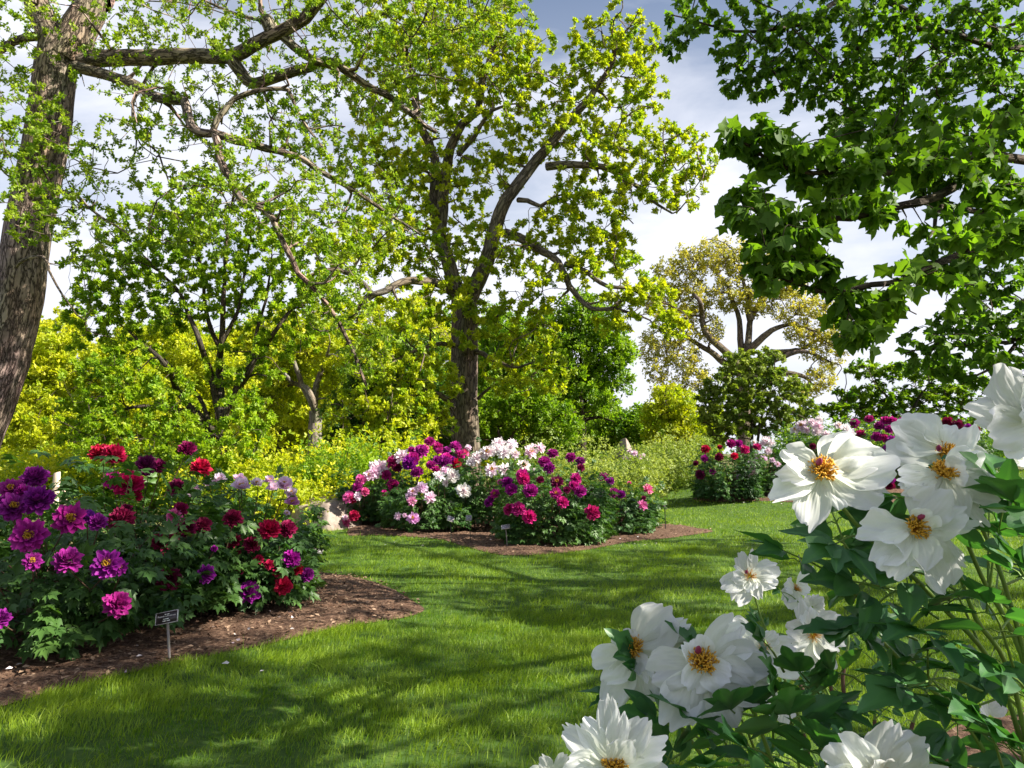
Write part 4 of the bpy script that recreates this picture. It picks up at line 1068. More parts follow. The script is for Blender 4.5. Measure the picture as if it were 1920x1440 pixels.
def stamen_mesh(seed, R, H, n, rod, anth):
    """dome of fine filaments tipped with anthers, +Z up"""
    g = np.random.default_rng(seed)
    r = np.sqrt(g.random(n)) * R * .75; a = g.random(n) * 6.283
    base = np.stack([r * np.cos(a) * .35, r * np.sin(a) * .35, np.zeros(n)], 1)
    sp = r / R
    tip = np.stack([r * np.cos(a) * 1.25, r * np.sin(a) * 1.25, H * (1.0 - .45 * sp ** 2) * g.uniform(.75, 1.15, n)], 1) + g.normal(0, R * .08, (n, 3))
    d = unit(tip - base); ref = unit(np.cross(d, g.normal(size=(n, 3)))); r2 = np.cross(d, ref)
    V, F3, F4, al = [], [], [], []
    for k, (c, q) in enumerate(((base, rod), (tip, rod * .6))):
        for j in range(3):
            th = j * 2.094
            V.append(c + (ref * math.cos(th) + r2 * math.sin(th)) * q); al.append(np.full(n, .25 if k == 0 else .7))
    an = unit(d + g.normal(0, .5, (n, 3))); x1 = unit(np.cross(an, ref)); x2 = np.cross(an, x1)
    for q in (tip - an * anth, tip + an * anth, tip + x1 * anth * .38, tip + x2 * anth * .38, tip - x1 * anth * .38, tip - x2 * anth * .38):
        V.append(q); al.append(np.full(n, 1.0))
    V = np.stack(V, 1); m = V.shape[1]; off = (np.arange(n) * m)[:, None, None]
    f4 = np.array([(0, 1, 4, 3), (1, 2, 5, 4), (2, 0, 3, 5)]); f3 = np.array([(6, 8, 9), (6, 9, 10), (6, 10, 11), (6, 11, 8), (7, 9, 8), (7, 10, 9), (7, 11, 10), (7, 8, 11)])
    return V.reshape(-1, 3), [(f4[None] + off).reshape(-1, 4), (f3[None] + off).reshape(-1, 3)], {'along': np.stack(al, 1).ravel(), 'tint': np.repeat(g.random(n), m)}


def mesh_data(name, V, polys, mat, attrs):
    o = build(name, V, polys, mat, None, attrs, True)
    me = o.data; bpy.data.objects.remove(o); return me


BM = {}
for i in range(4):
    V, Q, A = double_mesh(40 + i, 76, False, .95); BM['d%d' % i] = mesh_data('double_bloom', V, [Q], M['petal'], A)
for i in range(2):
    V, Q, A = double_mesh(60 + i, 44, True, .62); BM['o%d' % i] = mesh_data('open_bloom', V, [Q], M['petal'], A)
for i in range(4):
    V, Q, A = single_mesh(80 + i, 12); BM['s%d' % i] = mesh_data('single_bloom', V, [Q], M['pale_petal'], A)
for i in range(3):
    V, Q, A = double_mesh(90 + i, 26, True, .8, 7, 6); BM['w%d' % i] = mesh_data('loose_bloom', V, [Q], M['pale_petal'], A)
V, F, A = stamen_mesh(7, .30, .42, 70, .018, .075); STAMEN = mesh_data('stamens', V, F, M['stamen'], A)

C_PUR, C_MAG, C_CRI, C_MAR = (.37, .02, .31), (.52, .025, .27), (.52, .012, .075), (.22, .010, .07)
C_PNK, C_LIL, C_WHT, C_PAL = (.80, .17, .46), (.88, .70, .85), (.90, .90, .88), (.88, .78, .84)


def add_bloom(root, mesh, P, axis, R, color, g, stamens=False, sink=0):
    o = bpy.data.objects.new('bloom', mesh); COL.objects.link(o)
    q = Vector(axis).to_track_quat('Z', 'Y') @ Matrix.Rotation(g.random() * 6.283, 3, 'Z').to_quaternion()
    o.parent = root
    o.location = Vector(P) - root.location
    o.rotation_mode = 'QUATERNION'; o.rotation_quaternion = q
    o.scale = (R, R, R * g.uniform(.9, 1.08))
    pale = color[1] > .5
    j = 1 + g.normal(0, .03 if pale else .16)
    o.color = (min(1, color[0] * j), color[1] * (1 + g.normal(0, .03 if pale else .15)), min(1, color[2] * (1 + g.normal(0, .02 if pale else .12))), 1)
    if stamens:
        st = bpy.data.objects.new('stamens', STAMEN); COL.objects.link(st)
        st.parent = o; st.location = (0, 0, .08)
    return o


def peony_shrub(label, group, cx_px, d, w, h, nleaf, size, seed, blooms, lean=(0, 0), leafm='peony_leaf', stem_n=16, low=.25):
    """thing > foliage, stems, bloom (> stamens); each bloom sits on the dome where its place says"""
    g = np.random.default_rng(seed)
    x, y, z = base_of(cx_px, d)
    root = thing('peony_shrub', (x, y, z), label, 'peony', group)
    c = np.array([x + lean[0], y + lean[1], z + h * .32]); R = np.array([w * .5, w * .46, h * .68])
    nleaf = int(nleaf * (1.6 if d > 10 else 1.1))
    P, v = dome_leaves(g, c, R, nleaf, .5, .28, seed)
    P[:, 2] = np.where(P[:, 2] < z + low, z + low + g.random(nleaf) * .35 * h, P[:, 2])
    A = unit(v * np.array([1, 1, .25]) + g.normal(size=P.shape) * .45 + np.array([0, 0, -.15]))
    Nn = v * .55 + np.array([0, 0, .85]) + g.normal(size=P.shape) * .35
    tint = .45 + .22 * lumpy(P[:, 0] * 2, P[:, 2] * 2 + P[:, 1], 2.0, seed) + g.normal(0, .2, nleaf)
    leaves('foliage', 'peony', P, A, Nn, size * g.uniform(.6, 1.2, nleaf), tint, M[leafm], root)
    ls = []
    foot = np.array([x, y, z])
    for k in range(stem_n):
        e = P[g.integers(nleaf)]
        b0 = foot + np.array([g.normal(0, w * .12), g.normal(0, w * .1), -.04])
        q = catmull([b0, b0 * .55 + e * .45 + np.array([0, 0, .08]), e], .12)
        ls.append((q, np.linspace(.011, .004, len(q))))
    for bl in blooms:
        px, py, dia, col, typ = bl[:5]
        r = ray(px, py)
        # meet the dome, or pass it at its nearest
        o_ = (EYE - c) / (R * 1.1); dd = r / (R * 1.1)
        aa, bb, cc = dd @ dd, o_ @ dd, o_ @ o_ - 1.2
        disc = bb * bb - aa * cc
        t = (-bb - math.sqrt(disc)) / aa if disc > 0 else -bb / aa
        if len(bl) > 5: t = bl[5] / r[1]
        p = EYE + r * t
        nrm = unit((p - c) / R ** 2)
        rb = dia / 2 * p[1] / FPX
        view = unit(EYE - p)
        ax = unit(nrm * .55 + view * (.75 if typ[0] == 'o' else .5) + np.array([0, 0, .35 if typ[0] != 's' else .8]) + g.normal(0, .16, 3))
        p = p + view * rb * .75
        key = typ[0] + str(g.integers({'d': 4, 'o': 2, 's': 4, 'w': 3}[typ[0]]))
        add_bloom(root, BM[key], p - ax * rb * .25, ax, rb * 1.0, col, g, typ[0] in 'os' or (typ[0] == 'w' and g.random() < .3))
        e = p - ax * rb * .3
        b0 = foot + np.array([g.normal(0, w * .10), g.normal(0, w * .08), 0.1])
        q = catmull([b0, b0 * .35 + e * .65 + np.array([0, .0, -.06 * h]), e - ax * .10, e], .12)
        ls.append((q, np.linspace(.009, .004, len(q))))
    V, Q, B = tube_arrays(ls)
    build('stems', V, [Q], M['stem_brown'], root, {'bark': B}, True)
    return root


LB = 'tree peonies of the left flower bed'
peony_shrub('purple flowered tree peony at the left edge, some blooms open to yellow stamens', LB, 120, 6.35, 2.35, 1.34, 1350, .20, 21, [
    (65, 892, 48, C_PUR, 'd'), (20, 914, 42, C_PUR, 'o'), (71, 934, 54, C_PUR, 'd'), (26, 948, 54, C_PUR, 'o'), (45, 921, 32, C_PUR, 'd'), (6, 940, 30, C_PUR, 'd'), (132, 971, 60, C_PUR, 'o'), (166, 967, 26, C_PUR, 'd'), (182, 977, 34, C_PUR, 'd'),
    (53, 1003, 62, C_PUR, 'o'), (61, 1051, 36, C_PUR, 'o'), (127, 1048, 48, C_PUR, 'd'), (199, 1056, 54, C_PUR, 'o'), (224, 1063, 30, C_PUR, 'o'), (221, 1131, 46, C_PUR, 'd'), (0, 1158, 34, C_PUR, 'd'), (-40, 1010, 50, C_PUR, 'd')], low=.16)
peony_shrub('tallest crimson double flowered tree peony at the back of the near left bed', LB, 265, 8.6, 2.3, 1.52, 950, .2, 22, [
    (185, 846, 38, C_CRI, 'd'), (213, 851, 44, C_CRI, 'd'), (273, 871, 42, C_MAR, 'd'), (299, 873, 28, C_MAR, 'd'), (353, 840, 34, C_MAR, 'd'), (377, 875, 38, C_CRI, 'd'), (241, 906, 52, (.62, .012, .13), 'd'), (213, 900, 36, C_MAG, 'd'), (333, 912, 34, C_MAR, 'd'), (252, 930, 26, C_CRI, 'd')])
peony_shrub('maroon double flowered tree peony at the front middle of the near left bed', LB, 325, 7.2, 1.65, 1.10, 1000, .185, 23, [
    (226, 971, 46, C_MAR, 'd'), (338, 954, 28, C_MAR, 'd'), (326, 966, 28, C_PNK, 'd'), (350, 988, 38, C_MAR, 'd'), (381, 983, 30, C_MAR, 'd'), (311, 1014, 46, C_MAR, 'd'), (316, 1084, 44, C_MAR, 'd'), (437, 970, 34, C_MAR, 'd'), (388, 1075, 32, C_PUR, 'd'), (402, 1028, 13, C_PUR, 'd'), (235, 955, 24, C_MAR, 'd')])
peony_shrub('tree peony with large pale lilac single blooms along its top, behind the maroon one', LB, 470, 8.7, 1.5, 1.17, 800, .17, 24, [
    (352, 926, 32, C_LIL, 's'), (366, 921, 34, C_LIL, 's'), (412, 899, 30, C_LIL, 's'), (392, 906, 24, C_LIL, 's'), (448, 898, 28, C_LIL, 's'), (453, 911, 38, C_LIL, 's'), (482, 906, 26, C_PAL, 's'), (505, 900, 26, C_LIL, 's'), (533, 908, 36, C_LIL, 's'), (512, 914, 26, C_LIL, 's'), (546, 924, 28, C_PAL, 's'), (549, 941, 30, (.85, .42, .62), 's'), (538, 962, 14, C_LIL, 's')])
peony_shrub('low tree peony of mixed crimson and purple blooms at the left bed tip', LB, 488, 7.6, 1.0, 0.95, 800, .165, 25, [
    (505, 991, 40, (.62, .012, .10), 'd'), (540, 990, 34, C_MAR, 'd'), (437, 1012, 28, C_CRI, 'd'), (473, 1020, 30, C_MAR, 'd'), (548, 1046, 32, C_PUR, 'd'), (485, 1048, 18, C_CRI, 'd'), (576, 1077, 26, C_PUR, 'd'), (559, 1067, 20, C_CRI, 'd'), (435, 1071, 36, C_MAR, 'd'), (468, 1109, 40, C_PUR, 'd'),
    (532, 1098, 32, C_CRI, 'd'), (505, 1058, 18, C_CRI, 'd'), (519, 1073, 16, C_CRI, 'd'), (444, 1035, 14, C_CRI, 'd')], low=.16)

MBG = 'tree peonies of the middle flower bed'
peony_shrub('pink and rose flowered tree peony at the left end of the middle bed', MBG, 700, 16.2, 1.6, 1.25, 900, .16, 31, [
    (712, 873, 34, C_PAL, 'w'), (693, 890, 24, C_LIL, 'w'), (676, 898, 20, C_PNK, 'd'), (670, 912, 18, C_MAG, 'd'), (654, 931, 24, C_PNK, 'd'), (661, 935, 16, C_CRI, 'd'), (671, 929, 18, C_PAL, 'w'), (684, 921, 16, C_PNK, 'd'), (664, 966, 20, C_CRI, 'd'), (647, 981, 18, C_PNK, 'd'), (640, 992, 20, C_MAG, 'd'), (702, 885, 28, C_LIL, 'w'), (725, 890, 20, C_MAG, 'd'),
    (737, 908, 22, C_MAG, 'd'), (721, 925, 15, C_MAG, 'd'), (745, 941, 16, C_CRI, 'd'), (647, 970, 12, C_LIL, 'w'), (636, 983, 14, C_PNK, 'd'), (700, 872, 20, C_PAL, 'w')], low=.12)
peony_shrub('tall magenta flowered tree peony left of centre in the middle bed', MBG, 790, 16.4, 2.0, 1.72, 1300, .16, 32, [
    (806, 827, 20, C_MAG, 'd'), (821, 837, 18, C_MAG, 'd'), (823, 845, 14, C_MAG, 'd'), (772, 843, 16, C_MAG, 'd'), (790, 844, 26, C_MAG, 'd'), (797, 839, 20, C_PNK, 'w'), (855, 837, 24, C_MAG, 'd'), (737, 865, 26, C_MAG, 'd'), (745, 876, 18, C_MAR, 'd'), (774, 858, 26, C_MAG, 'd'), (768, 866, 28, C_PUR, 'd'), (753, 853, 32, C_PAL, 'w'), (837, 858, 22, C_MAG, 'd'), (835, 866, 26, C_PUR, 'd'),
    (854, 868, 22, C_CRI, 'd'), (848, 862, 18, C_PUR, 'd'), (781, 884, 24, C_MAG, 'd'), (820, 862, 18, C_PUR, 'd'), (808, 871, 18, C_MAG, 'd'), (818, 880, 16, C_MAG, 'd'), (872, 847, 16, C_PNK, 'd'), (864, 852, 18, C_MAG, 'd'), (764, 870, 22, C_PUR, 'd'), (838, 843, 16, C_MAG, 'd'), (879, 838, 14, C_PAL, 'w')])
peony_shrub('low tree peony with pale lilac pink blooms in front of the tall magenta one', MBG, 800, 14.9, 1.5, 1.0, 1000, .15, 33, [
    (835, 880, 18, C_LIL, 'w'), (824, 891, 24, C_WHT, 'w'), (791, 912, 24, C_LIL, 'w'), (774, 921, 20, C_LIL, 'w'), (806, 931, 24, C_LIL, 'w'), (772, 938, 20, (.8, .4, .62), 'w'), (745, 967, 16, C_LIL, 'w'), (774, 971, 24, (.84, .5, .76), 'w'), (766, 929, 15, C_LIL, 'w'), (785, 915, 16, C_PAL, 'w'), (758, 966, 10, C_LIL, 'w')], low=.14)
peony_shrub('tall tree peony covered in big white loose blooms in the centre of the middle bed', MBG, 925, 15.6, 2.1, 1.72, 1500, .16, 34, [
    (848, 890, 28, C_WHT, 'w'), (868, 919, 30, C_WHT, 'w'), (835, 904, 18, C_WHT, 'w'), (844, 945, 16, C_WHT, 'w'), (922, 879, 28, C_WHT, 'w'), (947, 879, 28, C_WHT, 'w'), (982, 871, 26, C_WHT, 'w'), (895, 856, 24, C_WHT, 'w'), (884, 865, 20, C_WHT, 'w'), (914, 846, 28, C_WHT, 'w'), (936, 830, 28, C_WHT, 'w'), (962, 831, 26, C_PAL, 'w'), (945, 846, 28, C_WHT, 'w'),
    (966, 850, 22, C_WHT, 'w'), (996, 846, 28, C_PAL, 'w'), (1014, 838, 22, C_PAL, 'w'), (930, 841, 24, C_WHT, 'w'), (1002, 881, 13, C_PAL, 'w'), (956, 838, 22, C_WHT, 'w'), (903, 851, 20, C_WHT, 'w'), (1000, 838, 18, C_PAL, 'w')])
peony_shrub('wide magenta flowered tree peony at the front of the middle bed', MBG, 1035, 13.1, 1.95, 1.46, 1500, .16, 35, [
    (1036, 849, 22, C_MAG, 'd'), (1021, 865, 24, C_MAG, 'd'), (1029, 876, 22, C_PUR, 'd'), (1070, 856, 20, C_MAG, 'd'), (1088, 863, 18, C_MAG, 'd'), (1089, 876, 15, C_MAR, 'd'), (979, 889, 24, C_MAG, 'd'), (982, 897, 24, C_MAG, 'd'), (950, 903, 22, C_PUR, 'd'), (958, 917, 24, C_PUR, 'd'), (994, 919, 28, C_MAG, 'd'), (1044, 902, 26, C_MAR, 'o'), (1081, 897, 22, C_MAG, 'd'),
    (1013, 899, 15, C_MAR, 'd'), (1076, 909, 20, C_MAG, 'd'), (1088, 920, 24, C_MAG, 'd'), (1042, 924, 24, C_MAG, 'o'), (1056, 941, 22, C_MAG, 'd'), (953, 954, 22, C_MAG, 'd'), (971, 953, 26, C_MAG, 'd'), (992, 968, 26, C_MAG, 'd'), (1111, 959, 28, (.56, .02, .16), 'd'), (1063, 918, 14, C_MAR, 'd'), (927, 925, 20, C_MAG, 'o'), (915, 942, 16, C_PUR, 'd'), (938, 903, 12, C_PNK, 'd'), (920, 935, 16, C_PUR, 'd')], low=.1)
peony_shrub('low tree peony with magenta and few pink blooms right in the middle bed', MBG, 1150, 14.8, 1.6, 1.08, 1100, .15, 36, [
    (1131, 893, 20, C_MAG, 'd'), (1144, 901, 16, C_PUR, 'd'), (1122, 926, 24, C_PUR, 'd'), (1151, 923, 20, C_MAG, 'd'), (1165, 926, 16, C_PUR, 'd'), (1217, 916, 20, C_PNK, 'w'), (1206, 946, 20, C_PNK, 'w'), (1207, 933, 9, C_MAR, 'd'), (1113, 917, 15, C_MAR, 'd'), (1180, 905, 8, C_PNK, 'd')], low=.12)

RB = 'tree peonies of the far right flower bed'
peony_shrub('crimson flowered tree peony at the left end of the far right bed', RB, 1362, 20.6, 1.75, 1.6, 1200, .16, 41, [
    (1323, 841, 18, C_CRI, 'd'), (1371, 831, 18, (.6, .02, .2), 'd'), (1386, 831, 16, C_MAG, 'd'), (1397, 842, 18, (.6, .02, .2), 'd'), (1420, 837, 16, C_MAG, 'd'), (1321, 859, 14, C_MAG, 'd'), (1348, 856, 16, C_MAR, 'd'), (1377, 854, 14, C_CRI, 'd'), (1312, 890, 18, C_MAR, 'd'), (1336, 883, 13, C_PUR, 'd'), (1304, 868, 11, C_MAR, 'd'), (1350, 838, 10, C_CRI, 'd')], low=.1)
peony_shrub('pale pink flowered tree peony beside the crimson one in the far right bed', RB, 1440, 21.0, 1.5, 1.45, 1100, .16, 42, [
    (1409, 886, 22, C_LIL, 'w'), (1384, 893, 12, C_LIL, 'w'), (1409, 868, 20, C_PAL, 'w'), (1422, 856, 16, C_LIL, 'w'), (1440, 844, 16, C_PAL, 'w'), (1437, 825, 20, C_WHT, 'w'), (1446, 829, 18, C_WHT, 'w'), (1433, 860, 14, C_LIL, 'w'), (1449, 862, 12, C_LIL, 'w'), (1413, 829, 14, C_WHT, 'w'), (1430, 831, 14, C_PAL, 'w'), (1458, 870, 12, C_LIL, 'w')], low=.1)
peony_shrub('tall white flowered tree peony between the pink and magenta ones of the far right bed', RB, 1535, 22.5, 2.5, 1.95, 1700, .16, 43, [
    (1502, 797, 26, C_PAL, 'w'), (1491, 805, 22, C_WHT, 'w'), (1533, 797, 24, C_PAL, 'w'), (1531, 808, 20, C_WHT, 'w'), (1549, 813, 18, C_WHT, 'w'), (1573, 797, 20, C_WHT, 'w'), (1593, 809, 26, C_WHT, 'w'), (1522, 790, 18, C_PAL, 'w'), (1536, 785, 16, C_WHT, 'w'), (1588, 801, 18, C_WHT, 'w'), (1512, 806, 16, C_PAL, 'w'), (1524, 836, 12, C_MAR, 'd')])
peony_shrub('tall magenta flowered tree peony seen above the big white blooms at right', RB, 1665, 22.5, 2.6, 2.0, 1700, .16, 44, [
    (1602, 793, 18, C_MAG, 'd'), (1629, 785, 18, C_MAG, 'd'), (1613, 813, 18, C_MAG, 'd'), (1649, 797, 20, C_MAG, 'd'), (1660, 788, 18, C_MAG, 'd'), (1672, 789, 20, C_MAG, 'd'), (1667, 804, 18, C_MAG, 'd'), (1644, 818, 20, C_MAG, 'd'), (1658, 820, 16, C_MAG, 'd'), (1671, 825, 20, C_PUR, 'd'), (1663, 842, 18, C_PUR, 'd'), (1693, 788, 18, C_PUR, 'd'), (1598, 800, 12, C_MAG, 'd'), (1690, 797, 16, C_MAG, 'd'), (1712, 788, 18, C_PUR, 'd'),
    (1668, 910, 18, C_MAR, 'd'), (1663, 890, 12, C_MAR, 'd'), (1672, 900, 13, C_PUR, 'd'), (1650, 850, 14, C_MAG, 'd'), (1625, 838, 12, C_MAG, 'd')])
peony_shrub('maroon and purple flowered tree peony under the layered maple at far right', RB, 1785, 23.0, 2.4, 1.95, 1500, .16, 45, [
    (1734, 792, 14, C_PUR, 'd'), (1776, 790, 20, C_MAR, 'd'), (1796, 795, 20, C_MAR, 'd'), (1831, 805, 14, C_MAR, 'd'), (1792, 819, 22, (.30, .01, .07), 'd'), (1756, 801, 16, C_MAR, 'd'), (1815, 800, 14, C_PUR, 'd'), (1745, 800, 14, C_MAG, 'd')])
# lilac blooms on the pale shrub at the far edge of the lawn
peony_shrub('little tree peony with pale lilac blooms beside the pale stone at the far lawn edge', None, 1192, 21.8, 1.3, 1.4, 500, .13, 46, [
    (1189, 849, 15, C_LIL, 'w'), (1200, 856, 13, C_LIL, 'w'), (1173, 858, 11, C_LIL, 'w'), (1207, 853, 9, C_PAL, 'w'), (1180, 845, 9, C_PAL, 'w')], leafm='pale_shrub')

# ------------------------------------------------------------------ white tree peonies close to the viewpoint
RIGHT = np.array([1.0, 0, 0]); UPC = np.array([0, -sP, cP]); TOC = np.array([0, -cP, -sP])


def near_bloom(root, px, py, d, petals, R, sax, seed, stam=True, pistil=None, W=1.0):
    """big single bloom; petals = (across, up, toward viewer, width, curl) in photo pixels at distance d"""
    g = np.random.default_rng(seed)
    k = d / FPX
    c = at(px, py, d); ps = []
    for (dx, dy, dz, w, curl) in petals:
        T = (RIGHT * dx + UPC * dy + TOC * dz) * k
        nh = TOC * .75 + UPC * .45 + unit(-(RIGHT * dx + UPC * dy)) * .5 + g.normal(0, .12, 3)
        ps.append(petal(c + T * .10 - TOC * 3 * k, T, w * .93 * W * k, nh, curl * g.uniform(.8, 1.8), g.uniform(-.06, .2), .15, .10, 43, 21, g, .22, .26))
    V, Q, A = join_petals(ps, g)
    o = build('bloom', V, [Q], M['white_petal'], root, A, True)
    if stam:
        V, F, A = stamen_mesh(seed + 5, R * k, R * k * .75, 170 if R > 18 else 90, .00045 + .0004 * (R > 18), .0026 * (R / 24) + .0006)
        q = Vector(unit(RIGHT * sax[0] + UPC * sax[1] + TOC * sax[2])).to_track_quat('Z', 'Y').to_matrix()
        V = V @ np.array(q).T + c - TOC * 2 * k
        st = build('stamens', V, F, M['stamen'], None, A)
        st.parent = o; st.matrix_parent_inverse = Matrix.Identity(4)
        if o.parent: st.location = (0, 0, 0); st.matrix_parent_inverse = (Matrix.Translation(o.parent.location) @ o.matrix_parent_inverse).inverted()
        if pistil:
            pc = c + (RIGHT * pistil[0] + UPC * pistil[1] + TOC * pistil[2]) * k
            th = np.linspace(0, 6.283, 9)[:-1]; rr = np.array([.5, 1, .95, .55, .15]) * R * k * .22; zz = np.array([0, .25, .6, .9, 1.05]) * R * k * .75
            Vp = np.concatenate([np.stack([r_ * np.cos(th), r_ * np.sin(th), np.full(8, z_)], 1) for r_, z_ in zip(rr, zz)]) @ np.array(q).T + pc
            i = np.arange(8); Qp = np.concatenate([np.stack([i + 8 * j, (i + 1) % 8 + 8 * j, (i + 1) % 8 + 8 * j + 8, i + 8 * j + 8], 1) for j in range(4)])
            p_ = build('pistil', Vp, [Qp, np.array([[32, 33, 34, 35, 36, 37, 38, 39]])], M['pistil'], None, None, True)
            p_.parent = o; p_.matrix_parent_inverse = st.matrix_parent_inverse.copy()
    return o


def leaflet(B, T, W, Nh, g, nu=9, nv=13, lobed=False):
    T = np.asarray(T, float); L = np.linalg.norm(T); t = T / L
    Nv = np.asarray(Nh, float); Nv = unit(Nv - t * (Nv @ t)); S = np.cross(t, Nv)
    u = np.linspace(-1, 1, nu)[None]; v = np.linspace(0, 1, nv)[:, None]
    w = np.sin(np.pi * v ** .80) ** .85 * (1 - .12 * v) + .015
    if lobed: w = w * (1 + .38 * np.exp(-((v - .50) / .10) ** 2) - .26 * np.exp(-((v - .67) / .07) ** 2))
    bend = g.uniform(-.35, .05); sw = g.uniform(-.12, .12)
    z = bend * L * v ** 2 + W * (.16 * np.abs(u) ** 1.2) * w + .03 * W * np.sin(v * 13 + g.random() * 6) * np.abs(u) + .012 * W * np.cos(u * 3.14 * 1.0) * np.cos(v * 40)
    P = np.asarray(B) + t * (v * L)[..., None] + S * (u * w * W / 2 + sw * L * v ** 2)[..., None] + Nv * z[..., None]
    i = np.arange((nv - 1) * nu).reshape(nv - 1, nu)[:, :-1].ravel()
    return P.reshape(-1, 3), np.stack([i, i + 1, i + nu + 1, i + nu], 1), np.broadcast_to((1 - np.abs(u)) ** 10, P.shape[:2]).ravel()


def compound_leaf(a, b, size, g, out_l, out_s, n_pairs=1, nrm=None):
    """petiole a -> b carrying a three lobed end leaflet group and side pairs"""
    ax = unit(b - a)
    nrm = unit((np.array([0, -.25, 1.0]) if nrm is None else nrm) + g.normal(0, .30, 3))
    nrm = unit(nrm - ax * (nrm @ ax)); sd = np.cross(ax, nrm)
    q = catmull([a, (a + b) / 2 + np.array([0, 0, .03 * np.linalg.norm(b - a) * 3]), b], .03)
    out_s.append((q, np.linspace(.0024, .0012, len(q))))
    for ang, l, w in ((0, 1, .54), (.62, .8, .46), (-.62, .8, .46)):
        d_ = ax * math.cos(ang) + sd * math.sin(ang) + np.array([0, 0, -.18])
        out_l.append(leaflet(b, unit(d_) * size * l * g.uniform(.85, 1.1), size * w * g.uniform(.85, 1.15), nrm + g.normal(0, .18, 3), g, lobed=ang == 0 or g.random() < .5))
    for k in range(n_pairs):
        f = .82 - .26 * k; o = a + (b - a) * f
        for sg in (-1, 1):
            d_ = unit(ax * .45 + sd * sg + np.array([0, 0, -.12]) + g.normal(0, .12, 3))
            st_ = o + d_ * size * .22
            out_s.append((np.array([o, (o + st_) / 2 + [0, 0, .003], st_]), np.array([.0014, .0012, .001])))
            out_l.append(leaflet(st_, d_ * size * g.uniform(.7, .95), size * .42 * g.uniform(.85, 1.15), nrm + g.normal(0, .25, 3), g))
            if k == 0 and g.random() < .7:
                d2 = unit(d_ + ax * .55 * g.choice([-1, 1]))
                out_l.append(leaflet(st_, d2 * size * .55, size * .30, nrm + g.normal(0, .25, 3), g))


def finish_leaves(root, out_l, out_s, g, stemmat):
    Vs, Qs, Ts, off = [], [], [], 0
    for V, Q, al in out_l:
        Vs.append(V); Qs.append(Q + off); Ts.append(np.clip(g.normal(.42, .25) + .8 * al, 0, 1.6)); off += len(V)
    build('foliage', np.concatenate(Vs), [np.concatenate(Qs)], M['near_leaf'], root, {'tint': np.concatenate(Ts)}, True)
    V, Q, B = tube_arrays(out_s, .1)
    build('stems', V, [Q], stemmat, root, {'bark': B}, True)


g = np.random.default_rng(77)
rootN = thing('peony_shrub', (1.35, 1.25, 0), 'tall white flowered tree peony close by at right, its big single blooms with golden stamens', 'peony', None)
near_bloom(rootN, 1541, 886, 1.15, [
    (70, 62, -22, 96, -.10), (128, 18, -6, 112, .05), (98, -42, 18, 98, .06), (34, -52, 30, 52, -.1), (-74, 30, 8, 72, .08), (-76, -4, 20, 60, -.05), (-96, -44, 22, 56, .05), (-42, -90, 30, 74, .12), (96, 40, -26, 100, -.05)], 27, (-.05, .55, .75), 1, True, (-10, 16, 6))
near_bloom(rootN, 1776, 852, 1.24, [
    (-100, 20, -10, 108, .05), (-66, 62, -26, 120, -.06), (-10, 46, -30, 80, -.1), (48, 40, -20, 76, .12), (72, -14, 10, 66, -.08), (36, -70, 18, 80, .05), (-60, -38, 10, 80, .06)], 20, (-.25, .7, .6), 2, True, (-22, 8, 10))
near_bloom(rootN, 1770, 890, 1.13, [
    (-88, -6, 16, 58, .04), (-84, -32, 24, 58, .08), (-46, -62, 28, 62, .10), (16, -74, 34, 66, -.12), (28, 14, 26, 62, .2), (92, -38, 14, 72, .05), (120, -58, 4, 52, -.06), (70, 36, -18, 62, .06), (60, -84, 16, 40, .04)], 25, (-.1, .75, .55), 3, True)
near_bloom(rootN, 1716, 990, 1.10, [
    (-94, 2, 8, 78, -.14), (-78, -58, 22, 66, .06), (-60, -82, 20, 70, .10), (-16, -60, 34, 92, .06), (34, -104, 26, 92, .08), (78, -66, 14, 56, -.05), (48, 62, -8, 92, .22), (80, 26, 4, 84, .14), (116, 10, -6, 44, -.05), (20, 34, 20, 60, .15)], 24, (.1, .35, .85), 4, True, (2, 20, 8))
near_bloom(rootN, 1936, 790, 1.05, [
    (-58, 92, -10, 92, .10), (-108, 22, 4, 84, -.10), (-96, -22, 22, 96, .10), (-40, -70, 24, 96, .14), (30, 80, -20, 90, .05), (60, -10, 10, 90, .05), (-20, 40, 14, 90, .2)], 24, (.2, .9, -.1), 5, False)
near_bloom(rootN, 1938, 842, 1.18, [(-58, 8, 10, 64, .1), (-50, -26, 18, 50, .1), (-10, -44, 16, 60, .05), (40, 0, 0, 70, .05), (-26, 34, 0, 60, .15)], 20, (.2, .8, .2), 6, False)
near_bloom(rootN, 1316, 1246, 1.18, [
    (-88, -10, 2, 84, -.12), (-64, -92, 28, 88, .10), (34, -100, 30, 104, .10), (104, -48, 14, 92, .10), (112, 4, 8, 84, .10), (62, 70, -24, 66, .05), (84, 44, -22, 76, .05), (-2, 42, -16, 52, .12), (-30, 28, -12, 40, .1), (-22, -26, 34, 60, -.3), (30, -14, 40, 70, -.25), (76, -20, 36, 74, -.12)], 28, (-.05, .72, .6), 7, True, (-8, 22, 2))
near_bloom(rootN, 1188, 1218, 1.30, [
    (66, 60, -16, 98, .06), (96, 16, 4, 62, -.1), (-62, -38, 10, 84, .06), (-44, -88, 22, 62, .08), (28, -82, 24, 68, .08), (-38, 18, 4, 32, .05), (-12, 32, -8, 34, .1), (96, 40, -16, 42, .05), (22, -42, 34, 34, .05), (6, -30, 34, 44, .1)], 21, (-.15, .6, .65), 8, True)
